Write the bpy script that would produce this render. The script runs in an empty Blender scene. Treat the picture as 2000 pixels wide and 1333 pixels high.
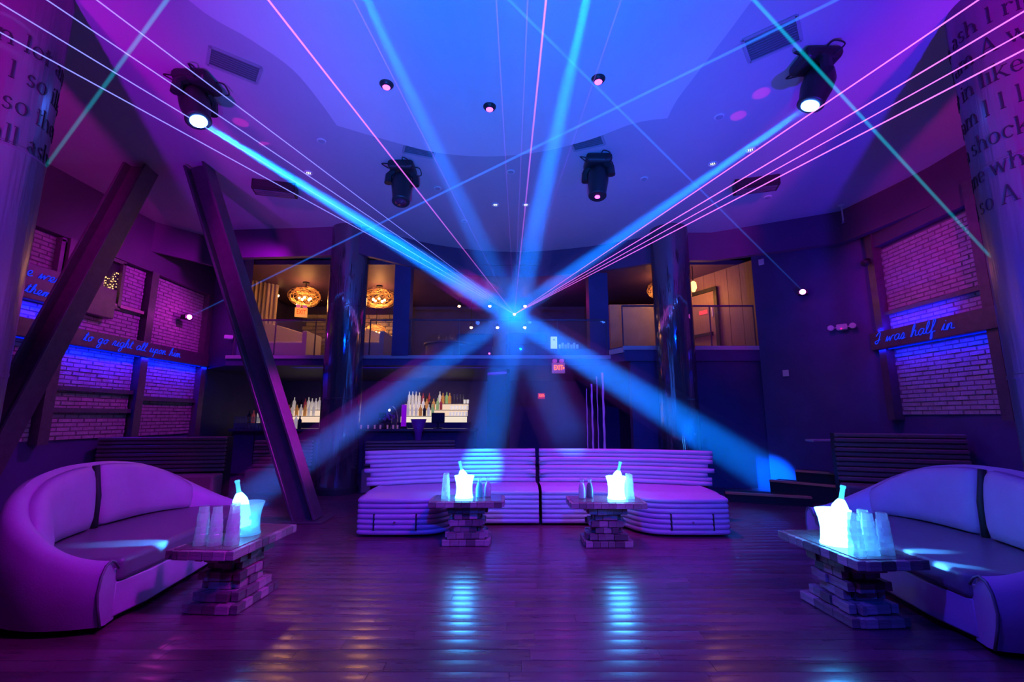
import bpy, bmesh, math, random
from mathutils import Vector, Matrix, Euler
from math import sin, cos, pi, radians as R

random.seed(7)
SC = bpy.context.scene
COL = SC.collection

# ------------------------------------------------------------------ camera, world, exposure, big lights
cam_d = bpy.data.cameras.new('camera')
cam_d.lens = 16.0
cam_d.sensor_width = 36.0
cam_d.clip_start = 0.02
cam = bpy.data.objects.new('camera', cam_d)
COL.objects.link(cam)
cam.location = (0, 0, 1.35)
cam.rotation_euler = (R(90 + 9.45), 0, 0)
SC.camera = cam

SC.view_settings.view_transform = 'Standard'
SC.view_settings.look = 'None'
SC.view_settings.gamma = 1.0
SC.view_settings.exposure = 0.0
SC.view_settings.use_curve_mapping = False
cy = SC.cycles
cy.max_bounces = 6
cy.diffuse_bounces = 3
cy.glossy_bounces = 4
cy.transmission_bounces = 4
cy.transparent_max_bounces = 24
cy.volume_bounces = 0
cy.sample_clamp_indirect = 4.0
cy.caustics_reflective = False
cy.caustics_refractive = False

W = bpy.data.worlds.new('world')
SC.world = W
W.use_nodes = True
W.node_tree.nodes['Background'].inputs[0].default_value = (0.02, 0.0, 0.05, 1)
W.node_tree.nodes['Background'].inputs[1].default_value = 0.3


def aim(o, target):
    d = Vector(target) - o.location
    o.rotation_euler = d.to_track_quat('-Z', 'Y').to_euler()


def spot(name, loc, target, color, power, angle, blend=0.6, radius=0.05):
    d = bpy.data.lights.new(name, 'SPOT')
    d.color = color
    d.energy = power
    d.spot_size = R(angle)
    d.spot_blend = blend
    d.shadow_soft_size = radius
    o = bpy.data.objects.new(name, d)
    COL.objects.link(o)
    o.location = loc
    aim(o, target)
    return o


def point(name, loc, color, power, radius=0.05):
    d = bpy.data.lights.new(name, 'POINT')
    d.color = color
    d.energy = power
    d.shadow_soft_size = radius
    o = bpy.data.objects.new(name, d)
    COL.objects.link(o)
    o.location = loc
    return o


def area(name, loc, target, color, power, sx, sy=None, spread=180):
    d = bpy.data.lights.new(name, 'AREA')
    d.color = color
    d.energy = power
    if sy is None:
        d.shape = 'DISK'
        d.size = sx
    else:
        d.shape = 'RECTANGLE'
        d.size = sx
        d.size_y = sy
    d.spread = R(spread)
    o = bpy.data.objects.new(name, d)
    COL.objects.link(o)
    o.location = loc
    aim(o, target)
    return o


SKYBLUE = (0.0, 0.16, 1.0)

# moving-head beams (collimated lamps)
HEAD_L = Vector((-3.32, 4.38, 4.45))
HEAD_R = Vector((3.0, 4.14, 4.45))
HEAD_TL = Vector((-1.27, 2.55, 4.75))
HEAD_TR = Vector((0.65, 2.56, 4.78))
TGT_L = Vector((5.35, 9.16, 0.0))
TGT_R = Vector((-4.27, 7.48, 0.0))
TGT_TL = Vector((0.92, 7.0, 0.93))
TGT_TR = Vector((-0.4, 6.55, 0.75))
BEAMS = ((HEAD_L, TGT_L, 250000, 4.9), (HEAD_R, TGT_R, 105000, 4.0), (HEAD_TL, TGT_TL, 20000, 6.8), (HEAD_TR, TGT_TR, 42000, 6.8))
for a, b, pw, sp in BEAMS:
    d = (b - a).normalized()
    spot('beam_lamp', a + d * (0.045 if sp < 5 else 0.2), b, SKYBLUE, pw, sp, 0.8, 0.03)

# four narrow pink spots added without any fixture, throwing ovals on the ceiling
for p in ((-3.41, 5.19, 5.0), (-3.35, 5.68, 5.0), (2.85, 4.67, 5.0), (2.78, 5.06, 5.0)):
    spot('pink_oval', (3.4 if p[0] > 0 else -3.9, 6.4, 0.5), p, (1.0, 0.0, 0.5), 420, 2.4, 0.4, 0.01)

# room washes: added colour spots without fixtures, behind the camera and in the room
spot('ceiling_wash_blue', (0.0, -1.0, 0.4), (0.0, 5.4, 5.0), (0.0, 0.15, 1.0), 3500, 60, 1.0, 0.05)
spot('ceiling_wash_violet', (-3.1, 1.7, 0.5), (-4.6, 4.4, 5.0), (0.30, 0.0, 0.9), 750, 88, 1.0, 0.05)
spot('ceiling_wash_right', (3.2, 1.7, 0.5), (4.4, 4.8, 5.0), (0.06, 0.012, 1.0), 1250, 88, 1.0, 0.05)
spot('ceiling_wash_purple', (-2.2, -1.5, 1.5), (-2.2, 2.4, 5.0), (0.34, 0.0, 0.8), 260, 34, 1.0, 0.05)
spot('ceiling_wash_purple', (2.4, -1.5, 1.5), (2.6, 2.4, 5.0), (0.26, 0.0, 0.8), 200, 34, 1.0, 0.05)
spot('column_wash_left', (-3.2, -0.6, 3.2), (-4.3, 3.2, 4.0), (0.9, 0.0, 0.85), 1100, 44, 1.0, 0.2)
spot('column_wash_right', (3.4, -0.6, 3.2), (4.45, 3.4, 4.0), (1.0, 0.0, 0.75), 1000, 44, 1.0, 0.2)
spot('room_wash_front', (0.4, -1.6, 4.4), (0.3, 6.0, 0.6), (0.0, 0.035, 1.0), 1700, 62, 1.0, 0.05)
spot('sofa_wash_left', (1.2, 1.5, 4.6), (-3.6, 4.1, 0.5), (0.58, 0.0, 1.0), 850, 45, 1.0, 0.15)
spot('sofa_wash_right', (-1.2, 1.5, 4.6), (3.6, 4.0, 0.5), (0.06, 0.03, 1.0), 800, 45, 1.0, 0.15)
spot('floor_wash_magenta', (2.2, 0.9, 4.85), (-0.4, 5.0, 0.0), (0.50, 0.0, 0.85), 800, 58, 1.0, 0.1)
spot('beam_wash', (1.1, 5.8, 4.3), (-3.1, 6.3, 1.2), (0.8, 0.0, 1.0), 2800, 20, 0.8, 0.05)
area('bar_haze_fill', (-1.2, 9.7, 2.36), (-1.2, 12.5, 1.1), (0.10, 0.02, 1.0), 22, 7.0, 0.05, 170)  # added light standing in for the blue haze under the balcony
spot('brick_wash_left', (-4.2, 8.0, 4.7), (-6.9, 8.3, 2.2), (0.58, 0.0, 0.85), 350, 110, 1.0, 0.15)
spot('brick_wash_right', (4.0, 6.4, 4.7), (6.3, 6.7, 2.2), (0.55, 0.0, 0.75), 140, 100, 1.0, 0.15)

# ------------------------------------------------------------------ materials
MATS = {}


def mat(name, color=(0.5, 0.5, 0.5), rough=0.5, metal=0.0, emit=None, estr=0.0, spec=0.5, noise=0.0, nscale=8.0,
        bump=0.0, bscale=40.0, stretch=(1, 1, 1), trans=0.0, coat=0.0, ior=1.45):
    if name in MATS:
        return MATS[name]
    m = bpy.data.materials.new(name)
    m.use_nodes = True
    nt = m.node_tree
    b = nt.nodes['Principled BSDF']
    b.inputs['Base Color'].default_value = (*color, 1)
    b.inputs['Roughness'].default_value = rough
    b.inputs['Metallic'].default_value = metal
    b.inputs['Specular IOR Level'].default_value = spec
    b.inputs['IOR'].default_value = ior
    b.inputs['Transmission Weight'].default_value = trans
    b.inputs['Coat Weight'].default_value = coat
    if emit:
        b.inputs['Emission Color'].default_value = (*emit, 1)
        b.inputs['Emission Strength'].default_value = estr
    if noise or bump:
        tc = nt.nodes.new('ShaderNodeTexCoord')
        mp = nt.nodes.new('ShaderNodeMapping')
        mp.inputs['Scale'].default_value = stretch
        nt.links.new(tc.outputs['Object'], mp.inputs['Vector'])
    if noise:
        n = nt.nodes.new('ShaderNodeTexNoise')
        n.inputs['Scale'].default_value = nscale
        n.inputs['Detail'].default_value = 5
        nt.links.new(mp.outputs[0], n.inputs['Vector'])
        mx = nt.nodes.new('ShaderNodeMix')
        mx.data_type = 'RGBA'
        mx.inputs[6].default_value = (*[c * (1 - noise) for c in color], 1)
        mx.inputs[7].default_value = (*[min(1, c * (1 + noise)) for c in color], 1)
        nt.links.new(n.outputs['Fac'], mx.inputs[0])
        nt.links.new(mx.outputs[2], b.inputs['Base Color'])
    if bump:
        n2 = nt.nodes.new('ShaderNodeTexNoise')
        n2.inputs['Scale'].default_value = bscale
        n2.inputs['Detail'].default_value = 4
        nt.links.new(mp.outputs[0], n2.inputs['Vector'])
        bp = nt.nodes.new('ShaderNodeBump')
        bp.inputs['Strength'].default_value = bump
        bp.inputs['Distance'].default_value = 0.02
        nt.links.new(n2.outputs['Fac'], bp.inputs['Height'])
        nt.links.new(bp.outputs[0], b.inputs['Normal'])
    MATS[name] = m
    return m


def mat_emit(name, color, strength):
    if name in MATS:
        return MATS[name]
    m = bpy.data.materials.new(name)
    m.use_nodes = True
    nt = m.node_tree
    nt.nodes.clear()
    o = nt.nodes.new('ShaderNodeOutputMaterial')
    e = nt.nodes.new('ShaderNodeEmission')
    e.inputs[0].default_value = (*color, 1)
    e.inputs[1].default_value = strength
    nt.links.new(e.outputs[0], o.inputs[0])
    MATS[name] = m
    return m


def mat_laser(name, color, strength):
    """glowing tube standing for haze-scattered laser light: adds to what lies behind, brighter in the core of the beam than at its soft rim"""
    m = bpy.data.materials.new(name)
    m.use_nodes = True
    nt = m.node_tree
    nt.nodes.clear()
    o = nt.nodes.new('ShaderNodeOutputMaterial')
    e = nt.nodes.new('ShaderNodeEmission')
    e.inputs[0].default_value = (*color, 1)
    lw = nt.nodes.new('ShaderNodeLayerWeight')
    lw.inputs[0].default_value = 0.5
    inv = nt.nodes.new('ShaderNodeMath')
    inv.operation = 'SUBTRACT'
    inv.inputs[0].default_value = 1.0
    nt.links.new(lw.outputs['Facing'], inv.inputs[1])
    pw = nt.nodes.new('ShaderNodeMath')
    pw.operation = 'POWER'
    pw.inputs[1].default_value = 4.0
    nt.links.new(inv.outputs[0], pw.inputs[0])
    ml = nt.nodes.new('ShaderNodeMath')
    ml.operation = 'MULTIPLY'
    ml.inputs[1].default_value = strength
    nt.links.new(pw.outputs[0], ml.inputs[0])
    # emission ramped down with distance to paint in fading through haze
    tc = nt.nodes.new('ShaderNodeTexCoord')
    ln = nt.nodes.new('ShaderNodeVectorMath')
    ln.operation = 'LENGTH'
    nt.links.new(tc.outputs['Object'], ln.inputs[0])
    fo = nt.nodes.new('ShaderNodeMapRange')
    fo.inputs[1].default_value = 0.0
    fo.inputs[2].default_value = 9.0
    fo.inputs[3].default_value = 1.5
    fo.inputs[4].default_value = 0.5
    nt.links.new(ln.outputs['Value'], fo.inputs[0])
    mf = nt.nodes.new('ShaderNodeMath')
    mf.operation = 'MULTIPLY'
    nt.links.new(ml.outputs[0], mf.inputs[0])
    nt.links.new(fo.outputs[0], mf.inputs[1])
    nt.links.new(mf.outputs[0], e.inputs[1])
    t = nt.nodes.new('ShaderNodeBsdfTransparent')
    a = nt.nodes.new('ShaderNodeAddShader')
    nt.links.new(e.outputs[0], a.inputs[0])
    nt.links.new(t.outputs[0], a.inputs[1])
    nt.links.new(a.outputs[0], o.inputs[0])
    return m


def mat_glass(name, tint=(0.9, 0.95, 1.0), clear=0.6, diff=0.15, rough=0.08, emit=None, estr=0.0):
    """thin clear ware: mostly see-through, some milky scatter, glossy skin"""
    if name in MATS:
        return MATS[name]
    m = bpy.data.materials.new(name)
    m.use_nodes = True
    nt = m.node_tree
    nt.nodes.clear()
    o = nt.nodes.new('ShaderNodeOutputMaterial')
    tr = nt.nodes.new('ShaderNodeBsdfTransparent')
    tr.inputs[0].default_value = (*tint, 1)
    tl = nt.nodes.new('ShaderNodeBsdfTranslucent')
    tl.inputs[0].default_value = (*tint, 1)
    df = nt.nodes.new('ShaderNodeBsdfDiffuse')
    df.inputs[0].default_value = (*tint, 1)
    m0 = nt.nodes.new('ShaderNodeMixShader')
    m0.inputs[0].default_value = 0.45
    nt.links.new(tl.outputs[0], m0.inputs[1])
    nt.links.new(df.outputs[0], m0.inputs[2])
    gl = nt.nodes.new('ShaderNodeBsdfGlossy')
    gl.inputs['Roughness'].default_value = rough
    m1 = nt.nodes.new('ShaderNodeMixShader')
    m1.inputs[0].default_value = clear
    nt.links.new(m0.outputs[0], m1.inputs[1])
    nt.links.new(tr.outputs[0], m1.inputs[2])
    lw = nt.nodes.new('ShaderNodeLayerWeight')
    lw.inputs[0].default_value = 0.5
    fr = nt.nodes.new('ShaderNodeMath')
    fr.operation = 'POWER'
    fr.inputs[1].default_value = 4.0
    nt.links.new(lw.outputs['Facing'], fr.inputs[0])
    fa = nt.nodes.new('ShaderNodeMath')
    fa.operation = 'MULTIPLY_ADD'
    fa.inputs[1].default_value = 0.6
    fa.inputs[2].default_value = diff
    nt.links.new(fr.outputs[0], fa.inputs[0])
    m2 = nt.nodes.new('ShaderNodeMixShader')
    nt.links.new(fa.outputs[0], m2.inputs[0])
    nt.links.new(m1.outputs[0], m2.inputs[1])
    nt.links.new(gl.outputs[0], m2.inputs[2])
    last = m2
    if emit:
        e = nt.nodes.new('ShaderNodeEmission')
        e.inputs[0].default_value = (*emit, 1)
        e.inputs[1].default_value = estr
        ad = nt.nodes.new('ShaderNodeAddShader')
        nt.links.new(m2.outputs[0], ad.inputs[0])
        nt.links.new(e.outputs[0], ad.inputs[1])
        last = ad
    nt.links.new(last.outputs[0], o.inputs[0])
    MATS[name] = m
    return m


def mat_plank():
    m = bpy.data.materials.new('floor_plank_wood')
    m.use_nodes = True
    nt = m.node_tree
    b = nt.nodes['Principled BSDF']
    tc = nt.nodes.new('ShaderNodeTexCoord')
    mp = nt.nodes.new('ShaderNodeMapping')
    mp.inputs['Scale'].default_value = (1.2, 22, 8)
    nt.links.new(tc.outputs['Object'], mp.inputs[0])
    oi = nt.nodes.new('ShaderNodeObjectInfo')
    va = nt.nodes.new('ShaderNodeVectorMath')
    va.operation = 'ADD'
    nt.links.new(mp.outputs[0], va.inputs[0])
    sc = nt.nodes.new('ShaderNodeVectorMath')
    sc.operation = 'SCALE'
    nt.links.new(oi.outputs['Location'], sc.inputs[0])
    sc.inputs['Scale'].default_value = 7.3
    nt.links.new(sc.outputs[0], va.inputs[1])
    n = nt.nodes.new('ShaderNodeTexNoise')
    n.inputs['Scale'].default_value = 2.0
    n.inputs['Detail'].default_value = 6
    nt.links.new(va.outputs[0], n.inputs['Vector'])
    cr = nt.nodes.new('ShaderNodeValToRGB')
    cr.color_ramp.elements[0].color = (0.075, 0.022, 0.045, 1)
    cr.color_ramp.elements[1].color = (0.20, 0.06, 0.13, 1)
    nt.links.new(n.outputs['Fac'], cr.inputs[0])
    hs = nt.nodes.new('ShaderNodeHueSaturation')
    mr = nt.nodes.new('ShaderNodeMapRange')
    mr.inputs[3].default_value = 0.7
    mr.inputs[4].default_value = 1.3
    nt.links.new(oi.outputs['Random'], mr.inputs[0])
    nt.links.new(mr.outputs[0], hs.inputs['Value'])
    nt.links.new(cr.outputs[0], hs.inputs['Color'])
    nt.links.new(hs.outputs[0], b.inputs['Base Color'])
    rr = nt.nodes.new('ShaderNodeMapRange')
    rr.inputs[3].default_value = 0.22
    rr.inputs[4].default_value = 0.36
    b.inputs['Coat Weight'].default_value = 0.35
    b.inputs['Coat Roughness'].default_value = 0.14
    nt.links.new(n.outputs['Fac'], rr.inputs[0])
    nt.links.new(rr.outputs[0], b.inputs['Roughness'])
    b.inputs['Specular IOR Level'].default_value = 1.0
    bp = nt.nodes.new('ShaderNodeBump')
    bp.inputs['Strength'].default_value = 0.12
    bp.inputs['Distance'].default_value = 0.004
    nt.links.new(n.outputs['Fac'], bp.inputs['Height'])
    nt.links.new(bp.outputs[0], b.inputs['Normal'])
    return m


def mat_column(name, text_wall=False):
    """polished wrapped column: mirror-dark foil with vertical creases"""
    m = bpy.data.materials.new(name)
    m.use_nodes = True
    nt = m.node_tree
    b = nt.nodes['Principled BSDF']
    b.inputs['Base Color'].default_value = (0.20, 0.14, 0.22, 1) if text_wall else (0.20, 0.18, 0.22, 1)
    b.inputs['Metallic'].default_value = 0.5 if text_wall else 0.75
    b.inputs['Roughness'].default_value = 0.3 if text_wall else 0.07
    tc = nt.nodes.new('ShaderNodeTexCoord')
    mp = nt.nodes.new('ShaderNodeMapping')
    mp.inputs['Scale'].default_value = (9, 9, 0.55)
    nt.links.new(tc.outputs['Object'], mp.inputs[0])
    n = nt.nodes.new('ShaderNodeTexNoise')
    n.inputs['Scale'].default_value = 1.6
    n.inputs['Detail'].default_value = 3
    nt.links.new(mp.outputs[0], n.inputs['Vector'])
    bp = nt.nodes.new('ShaderNodeBump')
    bp.inputs['Strength'].default_value = 0.35
    bp.inputs['Distance'].default_value = 0.03
    nt.links.new(n.outputs['Fac'], bp.inputs['Height'])
    nt.links.new(bp.outputs[0], b.inputs['Normal'])
    return m


M_PLANK = mat_plank()
M_CEIL2 = mat('outer_ceiling_shaded', (0.50, 0.48, 0.52), 0.65, noise=0.04, nscale=3, bump=0.05, bscale=60)  # outer sheet toned darker, putting the shading step at the cloud into colour
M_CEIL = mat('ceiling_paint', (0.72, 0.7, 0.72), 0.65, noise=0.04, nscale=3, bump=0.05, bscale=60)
M_DARKWALL = mat('haze_tinted_wall', (0.075, 0.05, 0.18), 0.6, noise=0.25, nscale=3)  # navy mixed into the wall colour in place of blue haze light
M_FASCIA = mat('haze_tinted_bulkhead', (0.10, 0.045, 0.12), 0.6, noise=0.2, nscale=2)  # purple in the base colour stands for the haze light
M_BRICK = mat('white_washed_brick', (0.42, 0.38, 0.38), 0.85, noise=0.45, nscale=9, bump=0.5, bscale=55)
M_MORTAR = mat('mortar', (0.20, 0.17, 0.17), 0.95, noise=0.3, nscale=20)
M_STEEL = mat('blackened_steel', (0.12, 0.085, 0.12), 0.38, 0.3, noise=0.35, nscale=10, bump=0.15, bscale=35)
M_COLUMN = mat_column('polished_dark_column')
M_COLUMN_T = mat_column('printed_column_wrap', True)
M_LETTER = mat('letter_ink', (0.02, 0.01, 0.03), 0.4)
M_LEATHER = mat('light_tinted_leather', (0.48, 0.29, 0.55), 0.38, noise=0.12, nscale=6, bump=0.12, bscale=120)  # grey leather with the violet room light tinted into its colour
M_SEATLEA = mat('dark_seat_leather', (0.16, 0.12, 0.18), 0.32, noise=0.15, nscale=6, bump=0.10, bscale=120)
M_ROLL = mat('tufted_vinyl', (0.50, 0.35, 0.60), 0.40, noise=0.1, nscale=5, bump=0.06, bscale=60)  # vinyl base tinted violet to carry the coloured light
M_PLINTH = mat('black_plinth', (0.02, 0.02, 0.025), 0.6)
M_BLOCK = mat('reclaimed_wood_block', (0.26, 0.17, 0.17), 0.34, noise=0.5, nscale=7, bump=0.25, bscale=22, stretch=(1, 1, 5))
nt = M_BLOCK.node_tree
oi = nt.nodes.new('ShaderNodeObjectInfo')
mr = nt.nodes.new('ShaderNodeMapRange')
mr.inputs[3].default_value = 0.35
mr.inputs[4].default_value = 1.9
hs = nt.nodes.new('ShaderNodeHueSaturation')
nt.links.new(oi.outputs['Random'], mr.inputs[0])
nt.links.new(mr.outputs[0], hs.inputs['Value'])
lk = nt.nodes['Principled BSDF'].inputs['Base Color'].links[0]
src = lk.from_socket
nt.links.remove(lk)
nt.links.new(src, hs.inputs['Color'])
nt.links.new(hs.outputs[0], nt.nodes['Principled BSDF'].inputs['Base Color'])
M_TOP = mat('table_top_wood', (0.16, 0.10, 0.10), 0.22, noise=0.4, nscale=6, stretch=(2, 14, 4), bump=0.05, bscale=20)
M_BLACK = mat('black_plastic', (0.02, 0.02, 0.025), 0.4)
M_BLACKG = mat('gloss_black', (0.03, 0.03, 0.04), 0.12)
M_WHITEP = mat('white_plastic', (0.75, 0.75, 0.75), 0.4)
M_CHROME = mat('chrome', (0.7, 0.7, 0.72), 0.15, 1.0)
M_SLAT = mat('banquette_slat', (0.20, 0.13, 0.15), 0.45, noise=0.35, nscale=6, stretch=(3, 3, 20))
M_BAR = mat('bar_front', (0.06, 0.04, 0.11), 0.35, noise=0.3, nscale=4)
M_BARTOP = mat('bar_counter', (0.10, 0.10, 0.12), 0.12)
M_WARMWALL = mat('warm_plaster', (0.50, 0.38, 0.28), 0.7, noise=0.25, nscale=4)
M_WOODWALL = mat('timber_wall_board', (0.40, 0.26, 0.16), 0.5, noise=0.35, nscale=5, stretch=(9, 9, 0.7))
M_CURTAIN = mat('beige_curtain', (0.50, 0.40, 0.32), 0.8, noise=0.15, nscale=8)
M_BOOTH = mat('cream_booth_leather', (0.7, 0.62, 0.52), 0.5)
M_MEZZEDGE = mat('balcony_edge_trim', (0.5, 0.5, 0.55), 0.35)
M_RAILGLASS = mat_glass('balcony_glass', (0.93, 0.95, 1.0), 0.96, 0.01, 0.02)
M_TUMBLER = mat_glass('tumbler_acrylic', (1.0, 1.0, 1.0), 0.58, 0.03, 0.12)
M_CLEAR = mat_glass('bar_glass', (0.96, 0.98, 1.0), 0.90, 0.04, 0.08)
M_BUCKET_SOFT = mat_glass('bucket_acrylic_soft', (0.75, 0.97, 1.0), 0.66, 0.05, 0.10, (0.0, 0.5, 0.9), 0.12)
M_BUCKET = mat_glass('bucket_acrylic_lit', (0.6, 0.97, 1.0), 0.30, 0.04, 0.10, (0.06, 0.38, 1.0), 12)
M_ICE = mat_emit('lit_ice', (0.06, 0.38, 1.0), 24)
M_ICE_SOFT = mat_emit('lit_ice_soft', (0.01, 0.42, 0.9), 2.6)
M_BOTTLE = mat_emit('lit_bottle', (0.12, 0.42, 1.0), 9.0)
M_BOTNECK = mat_glass('bottle_neck_glass', (0.5, 0.9, 1.0), 0.35, 0.06, 0.1, (0.05, 0.55, 1.0), 0.7)
M_MILK = mat('carafe_milk', (0.85, 0.75, 0.75), 0.4)
M_JUICE = mat('carafe_juice', (0.10, 0.02, 0.10), 0.3)
M_NEON = mat_emit('blue_neon', (0.01, 0.03, 1.0), 1.1)
M_WARMBULB = mat_emit('warm_bulb', (1.0, 0.50, 0.16), 45)
M_WIRE = mat('brass_wire', (0.9, 0.6, 0.3), 0.35, 0.8)
M_LENSB = mat_emit('head_lens_light', (0.05, 0.20, 1.0), 70)
M_LENSM = mat_emit('magenta_lens_light', (1.0, 0.07, 0.9), 6)
M_LEDW = mat_emit('downlight_led', (0.8, 0.85, 1.0), 1.6)
M_EXITRED = mat_emit('exit_letters', (1.0, 0.16, 0.03), 2.4)
M_EXITFACE = mat('exit_face', (0.8, 0.55, 0.6), 0.5, emit=(1.0, 0.12, 0.2), estr=0.12)
M_SHELF = mat_emit('lit_shelf', (1.0, 0.72, 0.55), 0.9)


# ------------------------------------------------------------------ mesh helpers
class MB:
    def __init__(self):
        self.v, self.f = [], []

    def add(self, vs, fs, M=None):
        o = len(self.v)
        for p in vs:
            p = Vector(p)
            self.v.append(tuple(M @ p if M else p))
        self.f += [tuple(i + o for i in q) for q in fs]

    def box(self, c, s, M=None):
        x, y, z = c
        a, b, d = s[0] / 2, s[1] / 2, s[2] / 2
        vs = [(x - a, y - b, z - d), (x + a, y - b, z - d), (x + a, y + b, z - d), (x - a, y + b, z - d),
              (x - a, y - b, z + d), (x + a, y - b, z + d), (x + a, y + b, z + d), (x - a, y + b, z + d)]
        self.add(vs, [(0, 3, 2, 1), (4, 5, 6, 7), (0, 1, 5, 4), (1, 2, 6, 5), (2, 3, 7, 6), (3, 0, 4, 7)], M)

    def cbox(self, c, s, e, M=None):
        """box with chamfered vertical-ish edges on all sides"""
        x, y, z = c
        a, b, d = s[0] / 2, s[1] / 2, s[2] / 2
        vs = []
        for (zz, k) in ((-d, e), (-d + e, 0), (d - e, 0), (d, e)):
            A, B = a - k, b - k
            vs += [(x - A, y - B, z + zz), (x + A, y - B, z + zz), (x + A, y + B, z + zz), (x - A, y + B, z + zz)]
        fs = [(3, 2, 1, 0), (12, 13, 14, 15)]
        for r in range(3):
            for i in range(4):
                j = (i + 1) % 4
                fs.append((r * 4 + i, r * 4 + j, r * 4 + 4 + j, r * 4 + 4 + i))
        self.add(vs, fs, M)

    def lathe(self, prof, n=24, M=None, cap=True):
        vs, fs = [], []
        for (r, z) in prof:
            for i in range(n):
                t = 2 * pi * i / n
                vs.append((r * cos(t), r * sin(t), z))
        for k in range(len(prof) - 1):
            for i in range(n):
                j = (i + 1) % n
                fs.append((k * n + i, k * n + j, (k + 1) * n + j, (k + 1) * n + i))
        if cap:
            if prof[0][0] > 1e-4:
                fs.append(tuple(reversed(range(n))))
            if prof[-1][0] > 1e-4:
                fs.append(tuple(range((len(prof) - 1) * n, len(prof) * n)))
        self.add(vs, fs, M)

    def tube(self, pts, r, n=8, M=None, cap=True, up=None):
        pts = [Vector(p) for p in pts]
        rs = r if isinstance(r, (list, tuple)) else [r] * len(pts)
        vs, fs = [], []
        prev = None
        for k, p in enumerate(pts):
            if k == 0:
                t = pts[1] - p
            elif k == len(pts) - 1:
                t = p - pts[k - 1]
            else:
                t = pts[k + 1] - pts[k - 1]
            t.normalize()
            if prev is None:
                u = Vector((0, 0, 1)) if abs(t.z) < 0.9 else Vector((1, 0, 0))
            else:
                u = prev
            s = t.cross(u)
            if s.length < 1e-6:
                s = t.cross(Vector((1, 0, 0)))
            s.normalize()
            u = s.cross(t).normalized()
            prev = u
            for i in range(n):
                a = 2 * pi * i / n
                vs.append(p + (s * cos(a) + u * sin(a)) * rs[k])
        for k in range(len(pts) - 1):
            for i in range(n):
                j = (i + 1) % n
                fs.append((k * n + i, k * n + j, (k + 1) * n + j, (k + 1) * n + i))
        if cap:
            fs.append(tuple(reversed(range(n))))
            fs.append(tuple(range((len(pts) - 1) * n, len(pts) * n)))
        self.add(vs, fs, M)

    def bar(self, a, b, r, n=8, M=None):
        self.tube([a, b], r, n, M)

    def prism(self, poly, z0, z1, M=None):
        n = len(poly)
        vs = [(p[0], p[1], z0) for p in poly] + [(p[0], p[1], z1) for p in poly]
        fs = [tuple(reversed(range(n))), tuple(range(n, 2 * n))]
        for i in range(n):
            j = (i + 1) % n
            fs.append((i, j, n + j, n + i))
        self.add(vs, fs, M)

    def sphere(self, c, r, n=12, m=8, M=None, sc=(1, 1, 1)):
        prof = [(max(1e-5, r * sin(pi * k / m)), -r * cos(pi * k / m)) for k in range(m + 1)]
        T = Matrix.Translation(c) @ Matrix.Diagonal((*sc, 1))
        self.lathe(prof, n, (M @ T) if M else T, cap=False)

    def mesh(self, name, m, smooth=False, fix=True):
        me = bpy.data.meshes.new(name)
        me.from_pydata(self.v, [], self.f)
        if fix:
            bm = bmesh.new()
            bm.from_mesh(me)
            bmesh.ops.remove_doubles(bm, verts=bm.verts, dist=1e-6)
            bmesh.ops.recalc_face_normals(bm, faces=bm.faces)
            bm.to_mesh(me)
            bm.free()
        me.materials.append(m)
        if smooth is True:
            for p in me.polygons:
                p.use_smooth = True
        elif smooth:
            for p in me.polygons:
                p.use_smooth = True
            me.set_sharp_from_angle(angle=R(smooth))
        return me

    def build(self, name, m, parent=None, smooth=False, loc=(0, 0, 0), rot=(0, 0, 0)):
        return put(name, self.mesh(name, m, smooth), parent, loc, rot)


def put(name, me, parent=None, loc=(0, 0, 0), rot=(0, 0, 0)):
    o = bpy.data.objects.new(name, me)
    COL.objects.link(o)
    o.location = loc
    o.rotation_euler = rot
    if parent:
        o.parent = parent
    return o


def tag(o, label, cat, group=None, kind=None):
    o['label'] = label
    o['category'] = cat
    if group:
        o['group'] = group
    if kind:
        o['kind'] = kind
    return o


def thing(name, label, cat, loc=(0, 0, 0), rz=0.0, group=None):
    o = bpy.data.objects.new(name, None)
    COL.objects.link(o)
    o.empty_display_size = 0.1
    o.location = loc
    o.rotation_euler = (0, 0, rz)
    return tag(o, label, cat, group)


def struct(o):
    o['kind'] = 'structure'
    return o


def stuff(o):
    o['kind'] = 'stuff'
    return o


def bevel(o, w, seg=2):
    b = o.modifiers.new('bevel', 'BEVEL')
    b.width = w
    b.segments = seg
    b.limit_method = 'ANGLE'
    b.angle_limit = R(35)
    return o


def dup(root, loc, rz=None, label=None, group=None):
    r = root.copy()
    COL.objects.link(r)
    r.location = loc
    if rz is not None:
        r.rotation_euler = (0, 0, rz)
    if label:
        r['label'] = label
    if group:
        r['group'] = group
    for ch in list(root.children):
        c = ch.copy()
        COL.objects.link(c)
        c.parent = r
        for g in list(ch.children):
            d = g.copy()
            COL.objects.link(d)
            d.parent = c
    return r


def smooth_path(pts, n=6, closed=False):
    """Catmull-Rom through the points"""
    P = [Vector(p) for p in pts]
    out = []
    m = len(P)
    for i in range(m - 1):
        p0 = P[max(i - 1, 0)]
        p1, p2 = P[i], P[i + 1]
        p3 = P[min(i + 2, m - 1)]
        for k in range(n):
            t = k / n
            out.append(0.5 * ((2 * p1) + (p2 - p0) * t + (2 * p0 - 5 * p1 + 4 * p2 - p3) * t * t
                              + (3 * p1 - p0 - 3 * p2 + p3) * t ** 3))
    out.append(P[-1])
    return out


def lerp(a, b, t):
    return a + (b - a) * t


def sstep(t):
    t = max(0.0, min(1.0, t))
    return t * t * (3 - 2 * t)


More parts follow.
